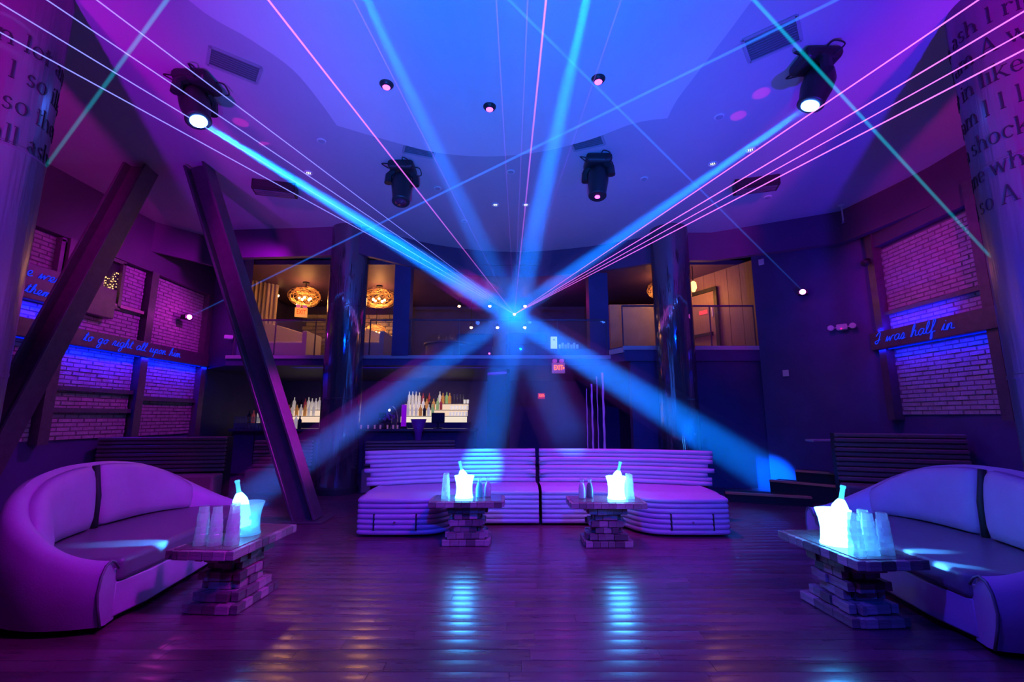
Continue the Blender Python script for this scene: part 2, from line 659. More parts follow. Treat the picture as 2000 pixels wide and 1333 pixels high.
def text_mesh(s, size, depth, m, name='lettering'):
    cu = bpy.data.curves.new(name, 'FONT')
    cu.body = s
    cu.size = size
    cu.extrude = depth
    cu.align_x = 'CENTER'
    cu.align_y = 'CENTER'
    o = bpy.data.objects.new('text_tmp', cu)
    COL.objects.link(o)
    dg = bpy.context.evaluated_depsgraph_get()
    me = bpy.data.meshes.new_from_object(o.evaluated_get(dg))
    me.name = name
    bpy.data.objects.remove(o)
    bpy.data.curves.remove(cu)
    me.materials.clear()
    me.materials.append(m)
    return me


# ------------------------------------------------------------------ room shell
XL, XR, ZC = -6.9, 6.3, 5.0
floor = MB()
floor.box((0, 5.0, -0.07), (15.6, 20.0, 0.10))
FLOOR = struct(floor.build('floor', M_PLINTH))

PW = 0.12
plank_meshes = []


def plank_section(mb, x0, x1, y, w, z=0.0, crown=0.0020):
    n = 5
    vs = []
    for x in (x0, x1):
        for k in range(n):
            t = k / (n - 1) * 2 - 1
            vs.append((x, y + t * w / 2, z - crown * t * t))
        vs.append((x, y + w / 2, z - 0.02))
        vs.append((x, y - w / 2, z - 0.02))
    q = n + 2
    fs = [(k, k + 1, q + k + 1, q + k) for k in range(q - 1)]
    fs.append((q - 1, 0, q, 2 * q - 1))
    fs += [tuple(reversed(range(q))), tuple(range(q, 2 * q))]
    mb.add(vs, fs)


LENS = (0.75, 1.05, 1.35)
for L in LENS:
    mb = MB()
    plank_section(mb, -L / 2 + 0.001, L / 2 - 0.001, 0, PW - 0.003)
    plank_meshes.append(mb.mesh('plank', M_PLANK, 40))
rest = MB()
row = 0
yy = -2.4
while yy < 12.9:
    x = -7.6 + random.uniform(0, 0.9)
    near = 2.35 < yy < 5.3
    while x < 7.6:
        k = random.randrange(3)
        L = LENS[k]
        cx = x + L / 2
        if near and -3.7 < cx < 3.7:
            o = put('plank', plank_meshes[k], FLOOR, (cx, yy, random.uniform(-0.0006, 0.0006)),
                    (R(random.uniform(-0.22, 0.22)), R(random.uniform(-0.03, 0.03)), 0))
        else:
            plank_section(rest, x + 0.001, x + L - 0.001, yy, PW - 0.003, random.uniform(-0.0008, 0.0008))
        x += L
    yy += PW
    row += 1
stuff(put('far_planks', rest.mesh('far_planks', M_PLANK, 40, fix=False), FLOOR))

# ceiling: main sheet plus the lower curved cloud
c = MB()
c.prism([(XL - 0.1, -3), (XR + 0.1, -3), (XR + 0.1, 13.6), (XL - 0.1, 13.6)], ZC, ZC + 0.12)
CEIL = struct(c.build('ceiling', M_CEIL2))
cl = [(-3.05, 0.3), (-2.95, 2.4), (-2.80, 3.40), (-2.50, 3.82), (-2.28, 4.2), (-2.2, 4.7), (-2.17, 5.12),
      (-1.75, 5.36), (-1.05, 5.70), (-0.35, 5.80), (0.35, 5.70), (1.0, 5.42), (1.5, 5.08), (1.88, 4.98), (1.88, 4.65),
      (1.97, 4.1), (2.08, 3.4), (2.2, 2.4), (2.3, 0.3)]
left = smooth_path([(a, b, 0) for a, b in cl[:7]], 5)
arc = smooth_path([(a, b, 0) for a, b in cl[6:14]], 6)
right = smooth_path([(a, b, 0) for a, b in cl[13:]], 5)
c = MB()
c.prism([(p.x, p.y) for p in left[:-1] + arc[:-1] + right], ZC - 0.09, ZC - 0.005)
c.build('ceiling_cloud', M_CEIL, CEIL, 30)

# walls
w = MB()
w.box((XL - 0.1, 3.6, 2.5), (0.2, 13.2, 5.0))
WL = struct(w.build('wall_left', M_DARKWALL))
w = MB()
w.box((XR + 0.1, 3.0, 2.5), (0.2, 12.0, 5.0))
WR = struct(w.build('wall_right', M_DARKWALL))
w = MB()
w.box((0, 13.7, 2.5), (15.6, 0.2, 5.0))
WB = struct(w.build('wall_back', M_DARKWALL))
w = MB()
w.box((0, -3.1, 2.5), (15.6, 0.2, 5.0))
WF = struct(w.build('wall_front', M_DARKWALL))
# right corner: angled wall between the brick bay and the balcony, and wall below the balcony on the right
w = MB()
w.prism([(4.94, 9.0), (6.3, 7.55), (6.5, 7.7), (5.08, 9.2)], 0, 5.0)
w.prism([(2.38, 9.1), (5.0, 9.1), (5.0, 9.3), (2.38, 9.3)], 0, 2.62)
w.prism([(6.3, 7.6), (7.7, 7.6), (7.7, 7.8), (6.3, 7.8)], 0, 5.0)
WRB = struct(w.build('wall_right_back', M_DARKWALL))
w = MB()
w.prism([(-6.9, 10.1), (-5.75, 9.4), (-5.65, 9.55), (-6.85, 10.3)], 2.45, 5.0)
w.prism([(-7.1, 10.2), (-6.9, 10.2), (-6.9, 13.6), (-7.1, 13.6)], 0, 5.0)
WLB = struct(w.build('wall_left_back', M_DARKWALL))

# bulkhead (fascia) hanging from the ceiling round the back
fl = [(-6.92, 7.95), (-6.1, 9.06), (-5.68, 8.53), (-3.9, 8.41), (-2.9, 8.3)]
fm = smooth_path([(-2.9, 8.3, 0), (-1.66, 9.3, 0), (0.0, 9.75, 0), (1.7, 9.4, 0), (3.08, 8.66, 0)], 6)
fr = [(4.0, 8.66), (5.9, 7.7), (6.1, 6.72), (6.24, 5.74), (6.31, 4.4)]
line = fl + [(p.x, p.y) for p in fm[1:]] + fr
c = MB()
back = [(x + (0.10 if x > 5.5 else 0.0), y + 0.12) for x, y in line]
n = len(line)
vs = [(x, y, 4.42) for x, y in line] + [(x, y, ZC) for x, y in line] + [(x, y, 4.42) for x, y in back] + [(x, y, ZC) for x, y in back]
fs = []
for i in range(n - 1):
    fs += [(i, i + 1, n + i + 1, n + i), (2 * n + i, 2 * n + i + 1, i + 1, i), (3 * n + i, 3 * n + i + 1, 2 * n + i + 1, 2 * n + i)]
c.add(vs, fs)
struct(c.build('trim_1', M_FASCIA, None, 30))
# dark header above the brick on both sides
c = MB()
c.box((XL + 0.06, 6.6, 4.52), (0.14, 7.1, 0.96))
struct(c.build('trim_2', M_FASCIA))
c = MB()
c.box((XR - 0.06, 5.5, 4.60), (0.14, 4.2, 0.80))
struct(c.build('trim_3', M_FASCIA))


# ------------------------------------------------------------------ brick walls (each brick is real relief, joined per bay)
def brick_bay(parent, side, y0, y1, z0, z1):
    mb = MB()
    mo = MB()
    bl, bh, j = 0.215, 0.066, 0.012
    x = XL if side < 0 else XR
    s = 1 if side < 0 else -1
    mo.box((x + s * 0.010, (y0 + y1) / 2, (z0 + z1) / 2), (0.02, y1 - y0, z1 - z0))
    r = 0
    z = z0
    while z < z1 - 0.02:
        y = y0 - (bl / 2 if r % 2 else 0)
        while y < y1:
            a, b = max(y, y0), min(y + bl - j, y1)
            zt = min(z + bh - j, z1)
            if b - a > 0.03:
                d = 0.028 + random.uniform(-0.006, 0.008)
                A = x + s * 0.012
                B = x + s * d
                e = 0.004
                vs = [(A, a, z), (A, b, z), (A, b, zt), (A, a, zt), (B, a + e, z + e), (B, b - e, z + e), (B, b - e, zt - e), (B, a + e, zt - e)]
                mb.add(vs, [(4, 5, 6, 7), (0, 1, 5, 4), (1, 2, 6, 5), (2, 3, 7, 6), (3, 0, 4, 7)])
            y += bl
        z += bh
        r += 1
    mo.build('mortar', M_MORTAR, parent)
    stuff(put('bricks', mb.mesh('bricks', M_BRICK, False, fix=False), parent))


for y0, y1 in ((4.6, 6.60), (6.78, 8.22), (8.38, 9.86)):
    brick_bay(WL, -1, y0, y1, 1.0, 4.02)
brick_bay(WR, 1, 4.9, 7.40, 1.38, 4.16)

# steel posts and rails over the brick
for y in (6.69, 8.30, 9.93):
    c = MB()
    c.box((XL + 0.07, y, 2.5), (0.14, 0.13, 3.1))
    c.box((XL + 0.15, y, 2.5), (0.02, 0.16, 3.1))
    c.build('post', M_STEEL, WL)
for y0, y1, z in ((4.6, 6.62, 1.74), (6.76, 8.23, 1.78), (6.76, 8.23, 1.45), (8.37, 9.86, 1.68), (8.37, 9.86, 3.25 - 0.02)):
    if z > 3:
        continue
    c = MB()
    c.box((XL + 0.05, (y0 + y1) / 2, z), (0.09, y1 - y0, 0.07))
    c.build('rail', M_STEEL, WL)
c = MB()
c.box((XL + 0.06, 7.75, 3.24), (0.10, 0.9, 0.05))
c.build('ledge', mat('pale_ledge', (0.5, 0.35, 0.3), 0.5), WL)
for y in (4.85, 5.35, 5.72, 7.47):
    c = MB()
    c.box((XR - 0.08, y, 2.9), (0.16, 0.14, 3.2))
    c.build('post', M_STEEL, WR)
c = MB()
c.box((XR - 0.05, 6.5, 3.04), (0.10, 1.9, 0.06))
c.build('rail', M_STEEL, WR)

# window with chandelier reflections built as glowing specks, high on the left wall
win = bpy.data.objects.new('window_1', None)
COL.objects.link(win)
win.location = (XL + 0.02, 7.1, 3.6)
struct(win)
c = MB()
for (yy_, zz_, sy, sz) in ((0, 0.40, 1.15, 0.06), (0, -0.40, 1.15, 0.06), (-0.55, 0, 0.06, 0.8), (0.55, 0, 0.06, 0.8), (0.18, 0, 0.04, 0.8)):
    c.box((0.05, yy_, zz_), (0.10, sy, sz))
c.build('window_frame', M_STEEL, win)
c = MB()
c.box((0.035, 0, 0), (0.01, 1.04, 0.74))
c.build('pane', M_BLACKG, win)
c = MB()
for i in range(110):
    yb = random.uniform(0.0, 0.50)
    zb = random.gauss(-0.02, 0.13)
    r = random.uniform(0.005, 0.011)
    c.sphere((0.055, yb, max(-0.34, min(0.34, zb))), r, 6, 4)
stuff(c.build('reflection_specks', mat_emit('gold_reflection', (1.0, 0.55, 0.2), 2.2), win))

# ------------------------------------------------------------------ sign boards with cursive neon
GLY = {
    'a': (0.95, [[(0.75, 0.85), (0.4, 0.98), (0.08, 0.5), (0.3, 0.03), (0.68, 0.4), (0.78, 0.9), (0.72, 0.2), (0.95, 0.1)]]),
    'd': (0.95, [[(0.7, 0.85), (0.4, 0.98), (0.08, 0.5), (0.3, 0.03), (0.7, 0.5), (0.85, 1.9), (0.72, 0.2), (0.95, 0.1)]]),
    'e': (0.8, [[(0.0, 0.1), (0.5, 0.5), (0.55, 0.9), (0.25, 0.9), (0.12, 0.4), (0.4, 0.02), (0.8, 0.2)]]),
    'f': (0.75, [[(0.0, 0.1), (0.4, 0.9), (0.65, 1.8), (0.4, 1.9), (0.3, 0.8), (0.2, -0.8), (0.4, -0.7), (0.4, 0.1), (0.75, 0.2)]]),
    'g': (0.95, [[(0.75, 0.85), (0.4, 0.98), (0.08, 0.5), (0.3, 0.03), (0.72, 0.5), (0.72, 0.9), (0.6, -0.6), (0.2, -0.9), (0.3, -0.3), (0.95, 0.2)]]),
    'h': (1.0, [[(0.0, 0.1), (0.4, 1.2), (0.45, 1.9), (0.25, 1.5), (0.1, 0.0), (0.35, 0.8), (0.65, 0.9), (0.65, 0.15), (1.0, 0.15)]]),
    'i': (0.55, [[(0.0, 0.1), (0.3, 0.95), (0.22, 0.15), (0.55, 0.1)], [(0.38, 1.35), (0.42, 1.42)]]),
    'l': (0.6, [[(0.0, 0.1), (0.45, 1.3), (0.4, 1.9), (0.2, 1.4), (0.2, 0.2), (0.6, 0.1)]]),
    'm': (1.4, [[(0.0, 0.1), (0.2, 0.9), (0.15, 0.0), (0.4, 0.85), (0.58, 0.8), (0.55, 0.0), (0.8, 0.85), (1.0, 0.8), (1.0, 0.15), (1.4, 0.12)]]),
    'n': (1.0, [[(0.0, 0.1), (0.2, 0.9), (0.15, 0.0), (0.4, 0.85), (0.62, 0.8), (0.62, 0.15), (1.0, 0.12)]]),
    'o': (0.9, [[(0.5, 0.95), (0.12, 0.6), (0.3, 0.03), (0.65, 0.4), (0.5, 0.95), (0.9, 0.75)]]),
    'p': (0.95, [[(0.0, 0.1), (0.3, 0.9), (0.05, -0.9), (0.35, 0.7), (0.7, 0.85), (0.7, 0.2), (0.3, 0.1), (0.95, 0.12)]]),
    'r': (0.75, [[(0.0, 0.1), (0.25, 1.0), (0.5, 0.85), (0.4, 0.2), (0.75, 0.1)]]),
    's': (0.75, [[(0.0, 0.1), (0.4, 0.98), (0.55, 0.4), (0.2, 0.02), (0.75, 0.15)]]),
    't': (0.6, [[(0.0, 0.1), (0.35, 1.6), (0.22, 0.2), (0.6, 0.1)], [(0.1, 1.15), (0.55, 1.2)]]),
    'u': (1.0, [[(0.0, 0.1), (0.2, 0.95), (0.2, 0.15), (0.55, 0.2), (0.7, 0.95), (0.68, 0.15), (1.0, 0.12)]]),
    'w': (1.3, [[(0.0, 0.1), (0.2, 0.95), (0.25, 0.1), (0.6, 0.8), (0.65, 0.1), (1.0, 0.9), (1.3, 0.85)]]),
    'I': (1.0, [[(0.1, 1.3), (0.5, 1.85), (0.75, 1.6), (0.5, 0.2), (0.15, 0.0), (0.05, 0.4), (0.8, 0.6)]]),
    ' ': (0.8, []),
}


def cursive(text, h, x_of, name, parent):
    """x_of(u, v) places a flat point of the script on the board; h is the x-height"""
    pen = 0.0
    mb = MB()
    for ch in text:
        wdt, strokes = GLY[ch]
        for st in strokes:
            pts = [(pen + (p[0] + 0.22 * p[1]) * h, p[1] * h) for p in st]
            pts = smooth_path([(a, b, 0) for a, b in pts], 4)
            mb.tube([x_of(p.x, p.y) for p in pts], 0.0065, 5)
        pen += wdt * h
    o = mb.build(name, M_NEON, parent, True)
    return pen


sgn = thing('sign_board', 'long dark sign board with blue cursive neon across the brick behind the slanted beams', 'sign', (XL, 7.5, 2.57))
c = MB()
c.box((0.13, 0, 0), (0.14, 5.2, 0.27))
bevel(c.build('board', M_STEEL, sgn), 0.01)
cursive('to go right all upon him', 0.085, lambda u, v: (0.212, -0.50 + u * 1.23, -0.045 + v), 'lettering', sgn)
c = MB()
c.box((0.10, 0, -0.142), (0.03, 5.0, 0.012))
c.build('light_strip', mat_emit('blue_strip', (0.0, 0.01, 1.0), 1.2), sgn)
sg2 = thing('sign_board', 'tall dark sign board with two lines of blue cursive neon by the polished column', 'sign', (XL, 6.35, 3.22))
c = MB()
c.box((0.13, 0, 0), (0.12, 2.3, 0.50))
bevel(c.build('board', M_STEEL, sg2), 0.01)
cursive('done were', 0.085, lambda u, v: (0.202, -0.62 + u * 1.25, 0.06 + v), 'lettering', sg2)
cursive('hate them all', 0.075, lambda u, v: (0.202, -0.68 + u * 1.25, -0.17 + v), 'lettering', sg2)
sg3 = thing('sign_board', 'dark sign board reading I was half in blue cursive on the far brick bay', 'sign', (XR, 6.5, 2.60))
c = MB()
c.box((-0.13, -0.1, 0), (0.14, 2.5, 0.29))
bevel(c.build('board', M_STEEL, sg3), 0.01)
cursive('I was half in', 0.095, lambda u, v: (-0.212, 1.04 - u * 1.30, -0.05 + v), 'lettering', sg3)
c = MB()
c.box((-0.10, 0.0, -0.152), (0.03, 2.1, 0.012))
c.build('light_strip', MATS['blue_strip'], sg3)
for x, y, z, ln, pw, ry in ((XL + 0.17, 8.5, 2.415, 3.2, 30, 25), (XL + 0.17, 6.1, 2.95, 1.6, 18, 25), (XR - 0.17, 6.7, 2.44, 1.7, 8, -25), (XR - 0.17, 6.9, 2.76, 1.2, 9, 180 + 25)):
    g = area('sign_strip_glow', (x, y, z), (x, y, z - 1), (0.0, 0.01, 1.0), pw, 0.03, ln, 150)
    g.rotation_euler = (0, R(ry), 0)


# ------------------------------------------------------------------ columns
def column(x, y, r, label, m):
    t = thing('column', label, 'column', (x, y, 0))
    c = MB()
    c.lathe([(r, 0.0), (r, 1.65), (r * 1.012, 1.655), (r * 1.012, 1.68), (r, 1.685), (r, 3.4), (r * 1.012, 3.405), (r * 1.012, 3.43), (r, 3.435), (r, ZC)], 56)
    c.build('shaft', m, t, 30)
    c = MB()
    c.lathe([(r + 0.03, 0.0), (r + 0.03, 0.10), (r + 0.01, 0.13)], 56)
    c.build('base_ring', M_PLINTH, t, 30)
    return t


column(-3.18, 8.55, 0.355, 'polished dark column beside the bar shelves of bottles', M_COLUMN)
column(3.10, 8.55, 0.355, 'polished dark column beside the timber door of the balcony', M_COLUMN)
CL_ = column(-4.19, 3.30, 0.36, 'glossy printed column next to the sign boards', M_COLUMN_T)
CR_ = column(4.34, 3.50, 0.36, 'glossy printed column with lines of large serif letters', M_COLUMN_T)

# serif letters wrapped on the columns
ST, TH, SF = 0.13, 0.045, 0.30
LET = {
    'w': (1.3, [('L', 0.1, 1, 0.38, 0, ST), ('L', 0.38, 0, 0.62, 0.95, TH), ('L', 0.60, 1, 0.88, 0, ST), ('L', 0.88, 0, 1.14, 1, TH), ('H', 0.0, 0.25, 1), ('H', 0.5, 0.7, 1), ('H', 1.02, 1.28, 1)]),
    'h': (1.0, [('S', 0.18, 0, 1.5), ('E', 0.5, 0.62, 0.30, 0.36, 0, 180), ('S', 0.80, 0, 0.64)]),
    'n': (1.0, [('S', 0.18, 0, 1.0), ('E', 0.5, 0.62, 0.30, 0.36, 0, 180), ('S', 0.80, 0, 0.64)]),
    'i': (0.45, [('S', 0.22, 0, 1.0), ('D', 0.22, 1.32)]),
    'c': (0.85, [('E', 0.45, 0.5, 0.36, 0.5, 50, 310), ('D', 0.70, 0.80)]),
    'k': (1.0, [('S', 0.18, 0, 1.5), ('L', 0.26, 0.42, 0.72, 1.0, TH), ('L', 0.42, 0.60, 0.85, 0.0, ST), ('H', 0.60, 0.92, 1), ('H', 0.7, 1.0, 0)]),
    'l': (0.45, [('S', 0.22, 0, 1.5)]),
    'e': (0.85, [('E', 0.45, 0.5, 0.36, 0.5, 0, 320), ('L', 0.12, 0.52, 0.80, 0.52, TH)]),
    'o': (0.95, [('E', 0.47, 0.5, 0.40, 0.5, 0, 360)]),
    'a': (0.9, [('E', 0.40, 0.28, 0.28, 0.28, 0, 360), ('S', 0.68, 0, 0.75), ('E', 0.45, 0.72, 0.24, 0.27, 0, 160)]),
    't': (0.6, [('S', 0.28, 0, 1.3), ('H', 0.05, 0.56, 0.98)]),
    's': (0.75, [('E', 0.37, 0.74, 0.26, 0.26, 20, 270), ('E', 0.37, 0.26, 0.28, 0.26, -160, 90)]),
    'r': (0.7, [('S', 0.18, 0, 1.0), ('E', 0.45, 0.66, 0.26, 0.33, 50, 160), ('D', 0.60, 0.85)]),
    'I': (0.55, [('S', 0.27, 0, 1.45)]),
    'A': (1.2, [('L', 0.15, 0, 0.58, 1.45, TH), ('L', 0.56, 1.45, 1.0, 0, ST), ('L', 0.3, 0.5, 0.85, 0.5, TH), ('H', 0.0, 0.32, 0), ('H', 0.82, 1.18, 0)]),
    'm': (1.45, [('S', 0.18, 0, 1.0), ('E', 0.46, 0.62, 0.28, 0.36, 0, 180), ('S', 0.74, 0, 0.64), ('E', 1.02, 0.62, 0.28, 0.36, 0, 180), ('S', 1.30, 0, 0.64)]),
    ' ': (0.5, []),
}


def letter_quads(ch):
    wdt, ops = LET[ch]
    q = []

    def rect(x0, y0, x1, y1):
        q.append([(x0, y0), (x1, y0), (x1, y1), (x0, y1)])
    for op in ops:
        if op[0] == 'S':
            x, a, b = op[1:]
            m = max(1, int((b - a) / 0.3))
            for i in range(m):
                rect(x - ST / 2, lerp(a, b, i / m), x + ST / 2, lerp(a, b, (i + 1) / m))
            rect(x - 0.17, a, x + 0.17, a + TH)
            rect(x - 0.17, b - TH, x, b)
        elif op[0] == 'H':
            rect(op[1], op[3] - TH / 2, op[2], op[3] + TH / 2)
        elif op[0] == 'L':
            x0, y0, x1, y1, wd = op[1:]
            for i in range(4):
                xa, ya = lerp(x0, x1, i / 4), lerp(y0, y1, i / 4)
                xb, yb = lerp(x0, x1, (i + 1) / 4), lerp(y0, y1, (i + 1) / 4)
                if abs(y1 - y0) > 0.05:
                    q.append([(xa - wd / 2, ya), (xa + wd / 2, ya), (xb + wd / 2, yb), (xb - wd / 2, yb)])
                else:
                    q.append([(xa, ya - wd / 2), (xb, yb - wd / 2), (xb, yb + wd / 2), (xa, ya + wd / 2)])
        elif op[0] == 'E':
            cx, cy_, rx, ry, a0, a1 = op[1:]
            m = max(6, int(abs(a1 - a0) / 22))
            P = []
            for i in range(m + 1):
                t = R(lerp(a0, a1, i / m))
                th = TH + (ST - TH) * abs(cos(t)) ** 1.3
                P.append(((cx + rx * cos(t), cy_ + ry * sin(t)), (cx + (rx - th) * cos(t), cy_ + (ry - min(th, TH * 1.6)) * sin(t))))
            for i in range(m):
                q.append([P[i][0], P[i + 1][0], P[i + 1][1], P[i][1]])
        elif op[0] == 'D':
            q.append([(op[1] + 0.085 * cos(2 * pi * k / 8), op[2] + 0.085 * sin(2 * pi * k / 8)) for k in range(8)])
    return wdt, q


def column_text(col, r, lines, h, gap, ztop, mid_ang):
    """lines of letters wrapped round a column; angles measured at its axis, text read from outside"""
    for li, s in enumerate(lines):
        total = sum(LET[ch][0] for ch in s) * h * gap
        pen = -total / 2
        z0 = ztop - li * 0.262
        for ch in s:
            wdt, quads = letter_quads(ch)
            if quads:
                mb = MB()
                for q in quads:
                    n_ = len(q)
                    vs = []
                    for rr in (r + 0.001, r + 0.006):
                        for (u, v) in q:
                            a = mid_ang + (pen + u * h * gap) / r
                            vs.append((rr * cos(a), rr * sin(a), z0 + v * h))
                    fs = [tuple(range(n_, 2 * n_))]
                    for i in range(n_):
                        j = (i + 1) % n_
                        fs.append((i, j, n_ + j, n_ + i))
                    mb.add(vs, fs)
                mb.build('letter', M_LETTER, col)
            pen += wdt * h * gap


column_text(CR_, 0.36, ['a tin ash I rich hen I c', 'so I am A wish A so I', 'a lot in like kin no tin', 'so I am I I like a tin on', 'then a shock like an I am', 'ash me what then a lot', 'an A so A to A nos A a'], 0.103, 0.95, 4.62, R(224))
column_text(CL_, 0.36, ['so a mint can lot an ash', 'I all till all I so ill a', 'an milk on a so then a I', 'a tin men so all ashen in'], 0.103, 0.95, 4.20, R(-48))


# ------------------------------------------------------------------ A-frame steel beams
def ibeam(a, b, wd, dp, label):
    a, b = Vector(a), Vector(b)
    d = b - a
    L = d.length
    o = thing('steel_beam', label, 'beam', a)
    Z = d.normalized()
    Yv = Vector((0, 1, 0))
    X = Yv.cross(Z).normalized()
    Y = Z.cross(X)
    M = Matrix((X, Y, Z)).transposed().to_4x4()
    c = MB()
    t = 0.035
    c.box((0, 0, L / 2), (wd - 2 * t, 0.03, L), M)
    c.build('web', M_STEEL, o)
    for s in (-1, 1):
        c = MB()
        c.box((s * (wd / 2 - t / 2), 0, L / 2), (t, dp, L), M)
        bevel(c.build('flange', M_STEEL, o), 0.006)
    return o


ibeam((-2.68, 6.30, -0.02), (-4.62, 6.20, 4.99), 0.30, 0.26, 'slanted steel beam standing on the floor near the long tufted sofa')
ibeam((-6.58, 5.55, -0.02), (-5.48, 6.22, 4.99), 0.34, 0.26, 'slanted steel beam crossing in front of the neon sign boards')
c = MB()
c.cbox((0, 0, 0.01), (0.5, 0.42, 0.02), 0.004)
tag(c.build('base_plate', M_STEEL, None, False, (-2.68, 6.30, 0.0)), 'flat steel plate under the foot of a slanted beam', 'plate')

# ------------------------------------------------------------------ balcony (mezzanine)
mz = MB()
mz.prism([(-5.95, 9.4), (2.05, 9.4), (2.05, 13.6), (-7.0, 13.6), (-7.0, 10.3)], 2.40, 2.60)
mz.prism([(2.05, 9.4), (2.25, 9.02), (4.95, 9.02), (6.3, 9.02), (6.3, 13.6), (2.05, 13.6)], 2.45, 2.745)
MEZ = struct(mz.build('floor_balcony', M_DARKWALL))
c = MB()
c.box((-1.95, 9.385, 2.575), (8.0, 0.03, 0.07))
c.build('edge_strip', M_MEZZEDGE, MEZ)
c = MB()
c.prism([(2.22, 9.02), (2.22, 8.99), (4.94, 8.99), (4.94, 9.02)], 2.67, 2.75)
c.prism([(2.02, 9.39), (2.22, 9.0), (2.25, 9.02), (2.05, 9.41)], 2.62, 2.72)
c.build('edge_strip', M_MEZZEDGE, MEZ)
# balcony ceiling and back
c = MB()
c.box((0, 11.6, 4.72), (13.4, 3.9, 0.1))
c.build('balcony_soffit', M_FASCIA, CEIL)
c = MB()
c.box((-2.33, 9.50, 3.6), (0.34, 0.30, 2.0))
tag(c.build('pillar', M_DARKWALL), 'square dark pillar at the balcony edge', 'pillar')
c = MB()
c.box((1.9, 9.9, 3.55), (0.42, 0.4, 1.9))
tag(c.build('pillar', M_DARKWALL), 'square dark pillar beside the white stand on the balcony', 'pillar')


def railing(label, x0, x1, y, z, n, h):
    t = thing('glass_railing', label, 'railing', ((x0 + x1) / 2, y, z))
    hw = (x1 - x0) / 2
    c = MB()
    c.box((0, 0, h), (2 * hw, 0.04, 0.03))
    c.build('top_rail', M_STEEL, t)
    for i in range(n):
        a, b = lerp(-hw, hw, i / n) + 0.01, lerp(-hw, hw, (i + 1) / n) - 0.01
        c = MB()
        c.box(((a + b) / 2, 0, h / 2), (b - a, 0.012, h - 0.04))
        c.build('glass_panel', M_RAILGLASS, t)
    for i in range(n + 1):
        c = MB()
        c.box((lerp(-hw, hw, i / n), 0.02, h / 2), (0.022, 0.022, h))
        c.build('post', M_STEEL, t)


railing('glass balcony railing in front of the cream booths', -5.85, -3.3, 9.44, 2.6, 3, 0.77)
railing('glass balcony railing in front of the gold chandeliers', -3.0, -2.5, 9.44, 2.6, 1, 0.77)
railing('glass balcony railing under the laser projector', -2.15, 2.0, 9.44, 2.6, 4, 0.77)
railing('glass balcony railing in front of the timber wall', 2.25, 4.93, 9.06, 2.745, 3, 0.84)

# warm left bay: curtains, brick, booth
c = MB()
pts = []
for i in range(41):
    t = i / 40
    pts.append((lerp(-6.75, -5.95, t), lerp(10.4, 11.2, t) + 0.05 * sin(i * 1.9)))
for i in range(40):
    (xa, ya), (xb, yb) = pts[i], pts[i + 1]
    c.add([(xa, ya, 2.6), (xb, yb, 2.6), (xb, yb, 4.66), (xa, ya, 4.66)], [(0, 1, 2, 3)])
tag(c.build('curtain', M_CURTAIN, None, True), 'beige pleated curtain beside the dark brick on the balcony', 'curtain')
c = MB()
for i in range(14):
    for k in range(9):
        off = 0.11 if i % 2 else 0
        c.cbox((-5.9 + k * 0.30 + off, 12.9 + random.uniform(-0.01, 0.012), 2.72 + i * 0.115), (0.285, 0.06, 0.10), 0.006)
stuff(put('stone_blocks', c.mesh('stone_blocks', mat('grey_stone', (0.30, 0.24, 0.2), 0.6, noise=0.4, nscale=8), False, fix=False), WB))


def booth(label, loc, wd, rz, flip=1):
    t = thing('booth_sofa', label, 'sofa', loc, rz)
    c = MB()
    c.cbox((0, 0, 0.22), (wd, 0.75, 0.44), 0.03)
    bevel(c.build('seat', M_BOOTH, t), 0.02)
    c = MB()
    n = 14
    vs, fs = [], []
    for i in range(n + 1):
        u = i / n
        x = lerp(-wd / 2, wd / 2, u)
        h = lerp(0.98, 0.70, sstep(u)) if flip > 0 else lerp(0.70, 0.98, sstep(u))
        vs += [(x, 0.36, 0.0), (x, 0.30, 0.44), (x, 0.26, h), (x, 0.40, h), (x, 0.42, 0)]
    for i in range(n):
        for k in range(5):
            a, b = i * 5 + k, i * 5 + (k + 1) % 5
            fs.append((a, b, b + 5, a + 5))
    fs += [(0, 1, 2, 3, 4), tuple(n * 5 + k for k in range(5))]
    c.add(vs, fs)
    bevel(c.build('backrest', M_BOOTH, t, 40), 0.02)
    c = MB()
    c.cbox((wd / 2 * flip, 0.0, 0.34), (0.10, 0.8, 0.68), 0.02)
    c.build('arm', M_BOOTH, t)


booth('cream booth sofa with a sloping back below the balcony exit sign', (-5.35, 10.55, 2.6), 1.3, 0.0, 1)
booth('cream booth sofa beside the square balcony pillar', (-3.45, 10.55, 2.6), 1.0, 0.0, 1)
c = MB()
c.lathe([(0.55, 0.0), (0.55, 0.45), (0.60, 0.46), (0.60, 0.50)], 32)
tag(c.build('round_counter', mat('counter_dark', (0.12, 0.1, 0.14), 0.4), None, 30, (-1.55, 11.0, 2.6)), 'low round counter with small bottles on the balcony', 'counter')
for i, (x, h) in enumerate(((-1.75, 0.20), (-1.66, 0.12), (-1.58, 0.15), (-1.48, 0.22), (-1.42, 0.20))):
    c = MB()
    c.lathe([(0.03, 0), (0.03, h * 0.6), (0.012, h * 0.75), (0.012, h)], 10)
    tag(c.build('bottle', M_CLEAR, None, True, (x, 10.75, 3.10)), 'small clear bottle on the round balcony counter, %s from the pillar' % ('first', 'second', 'third', 'fourth', 'fifth')[i], 'bottle', 'bottles on the balcony counter')
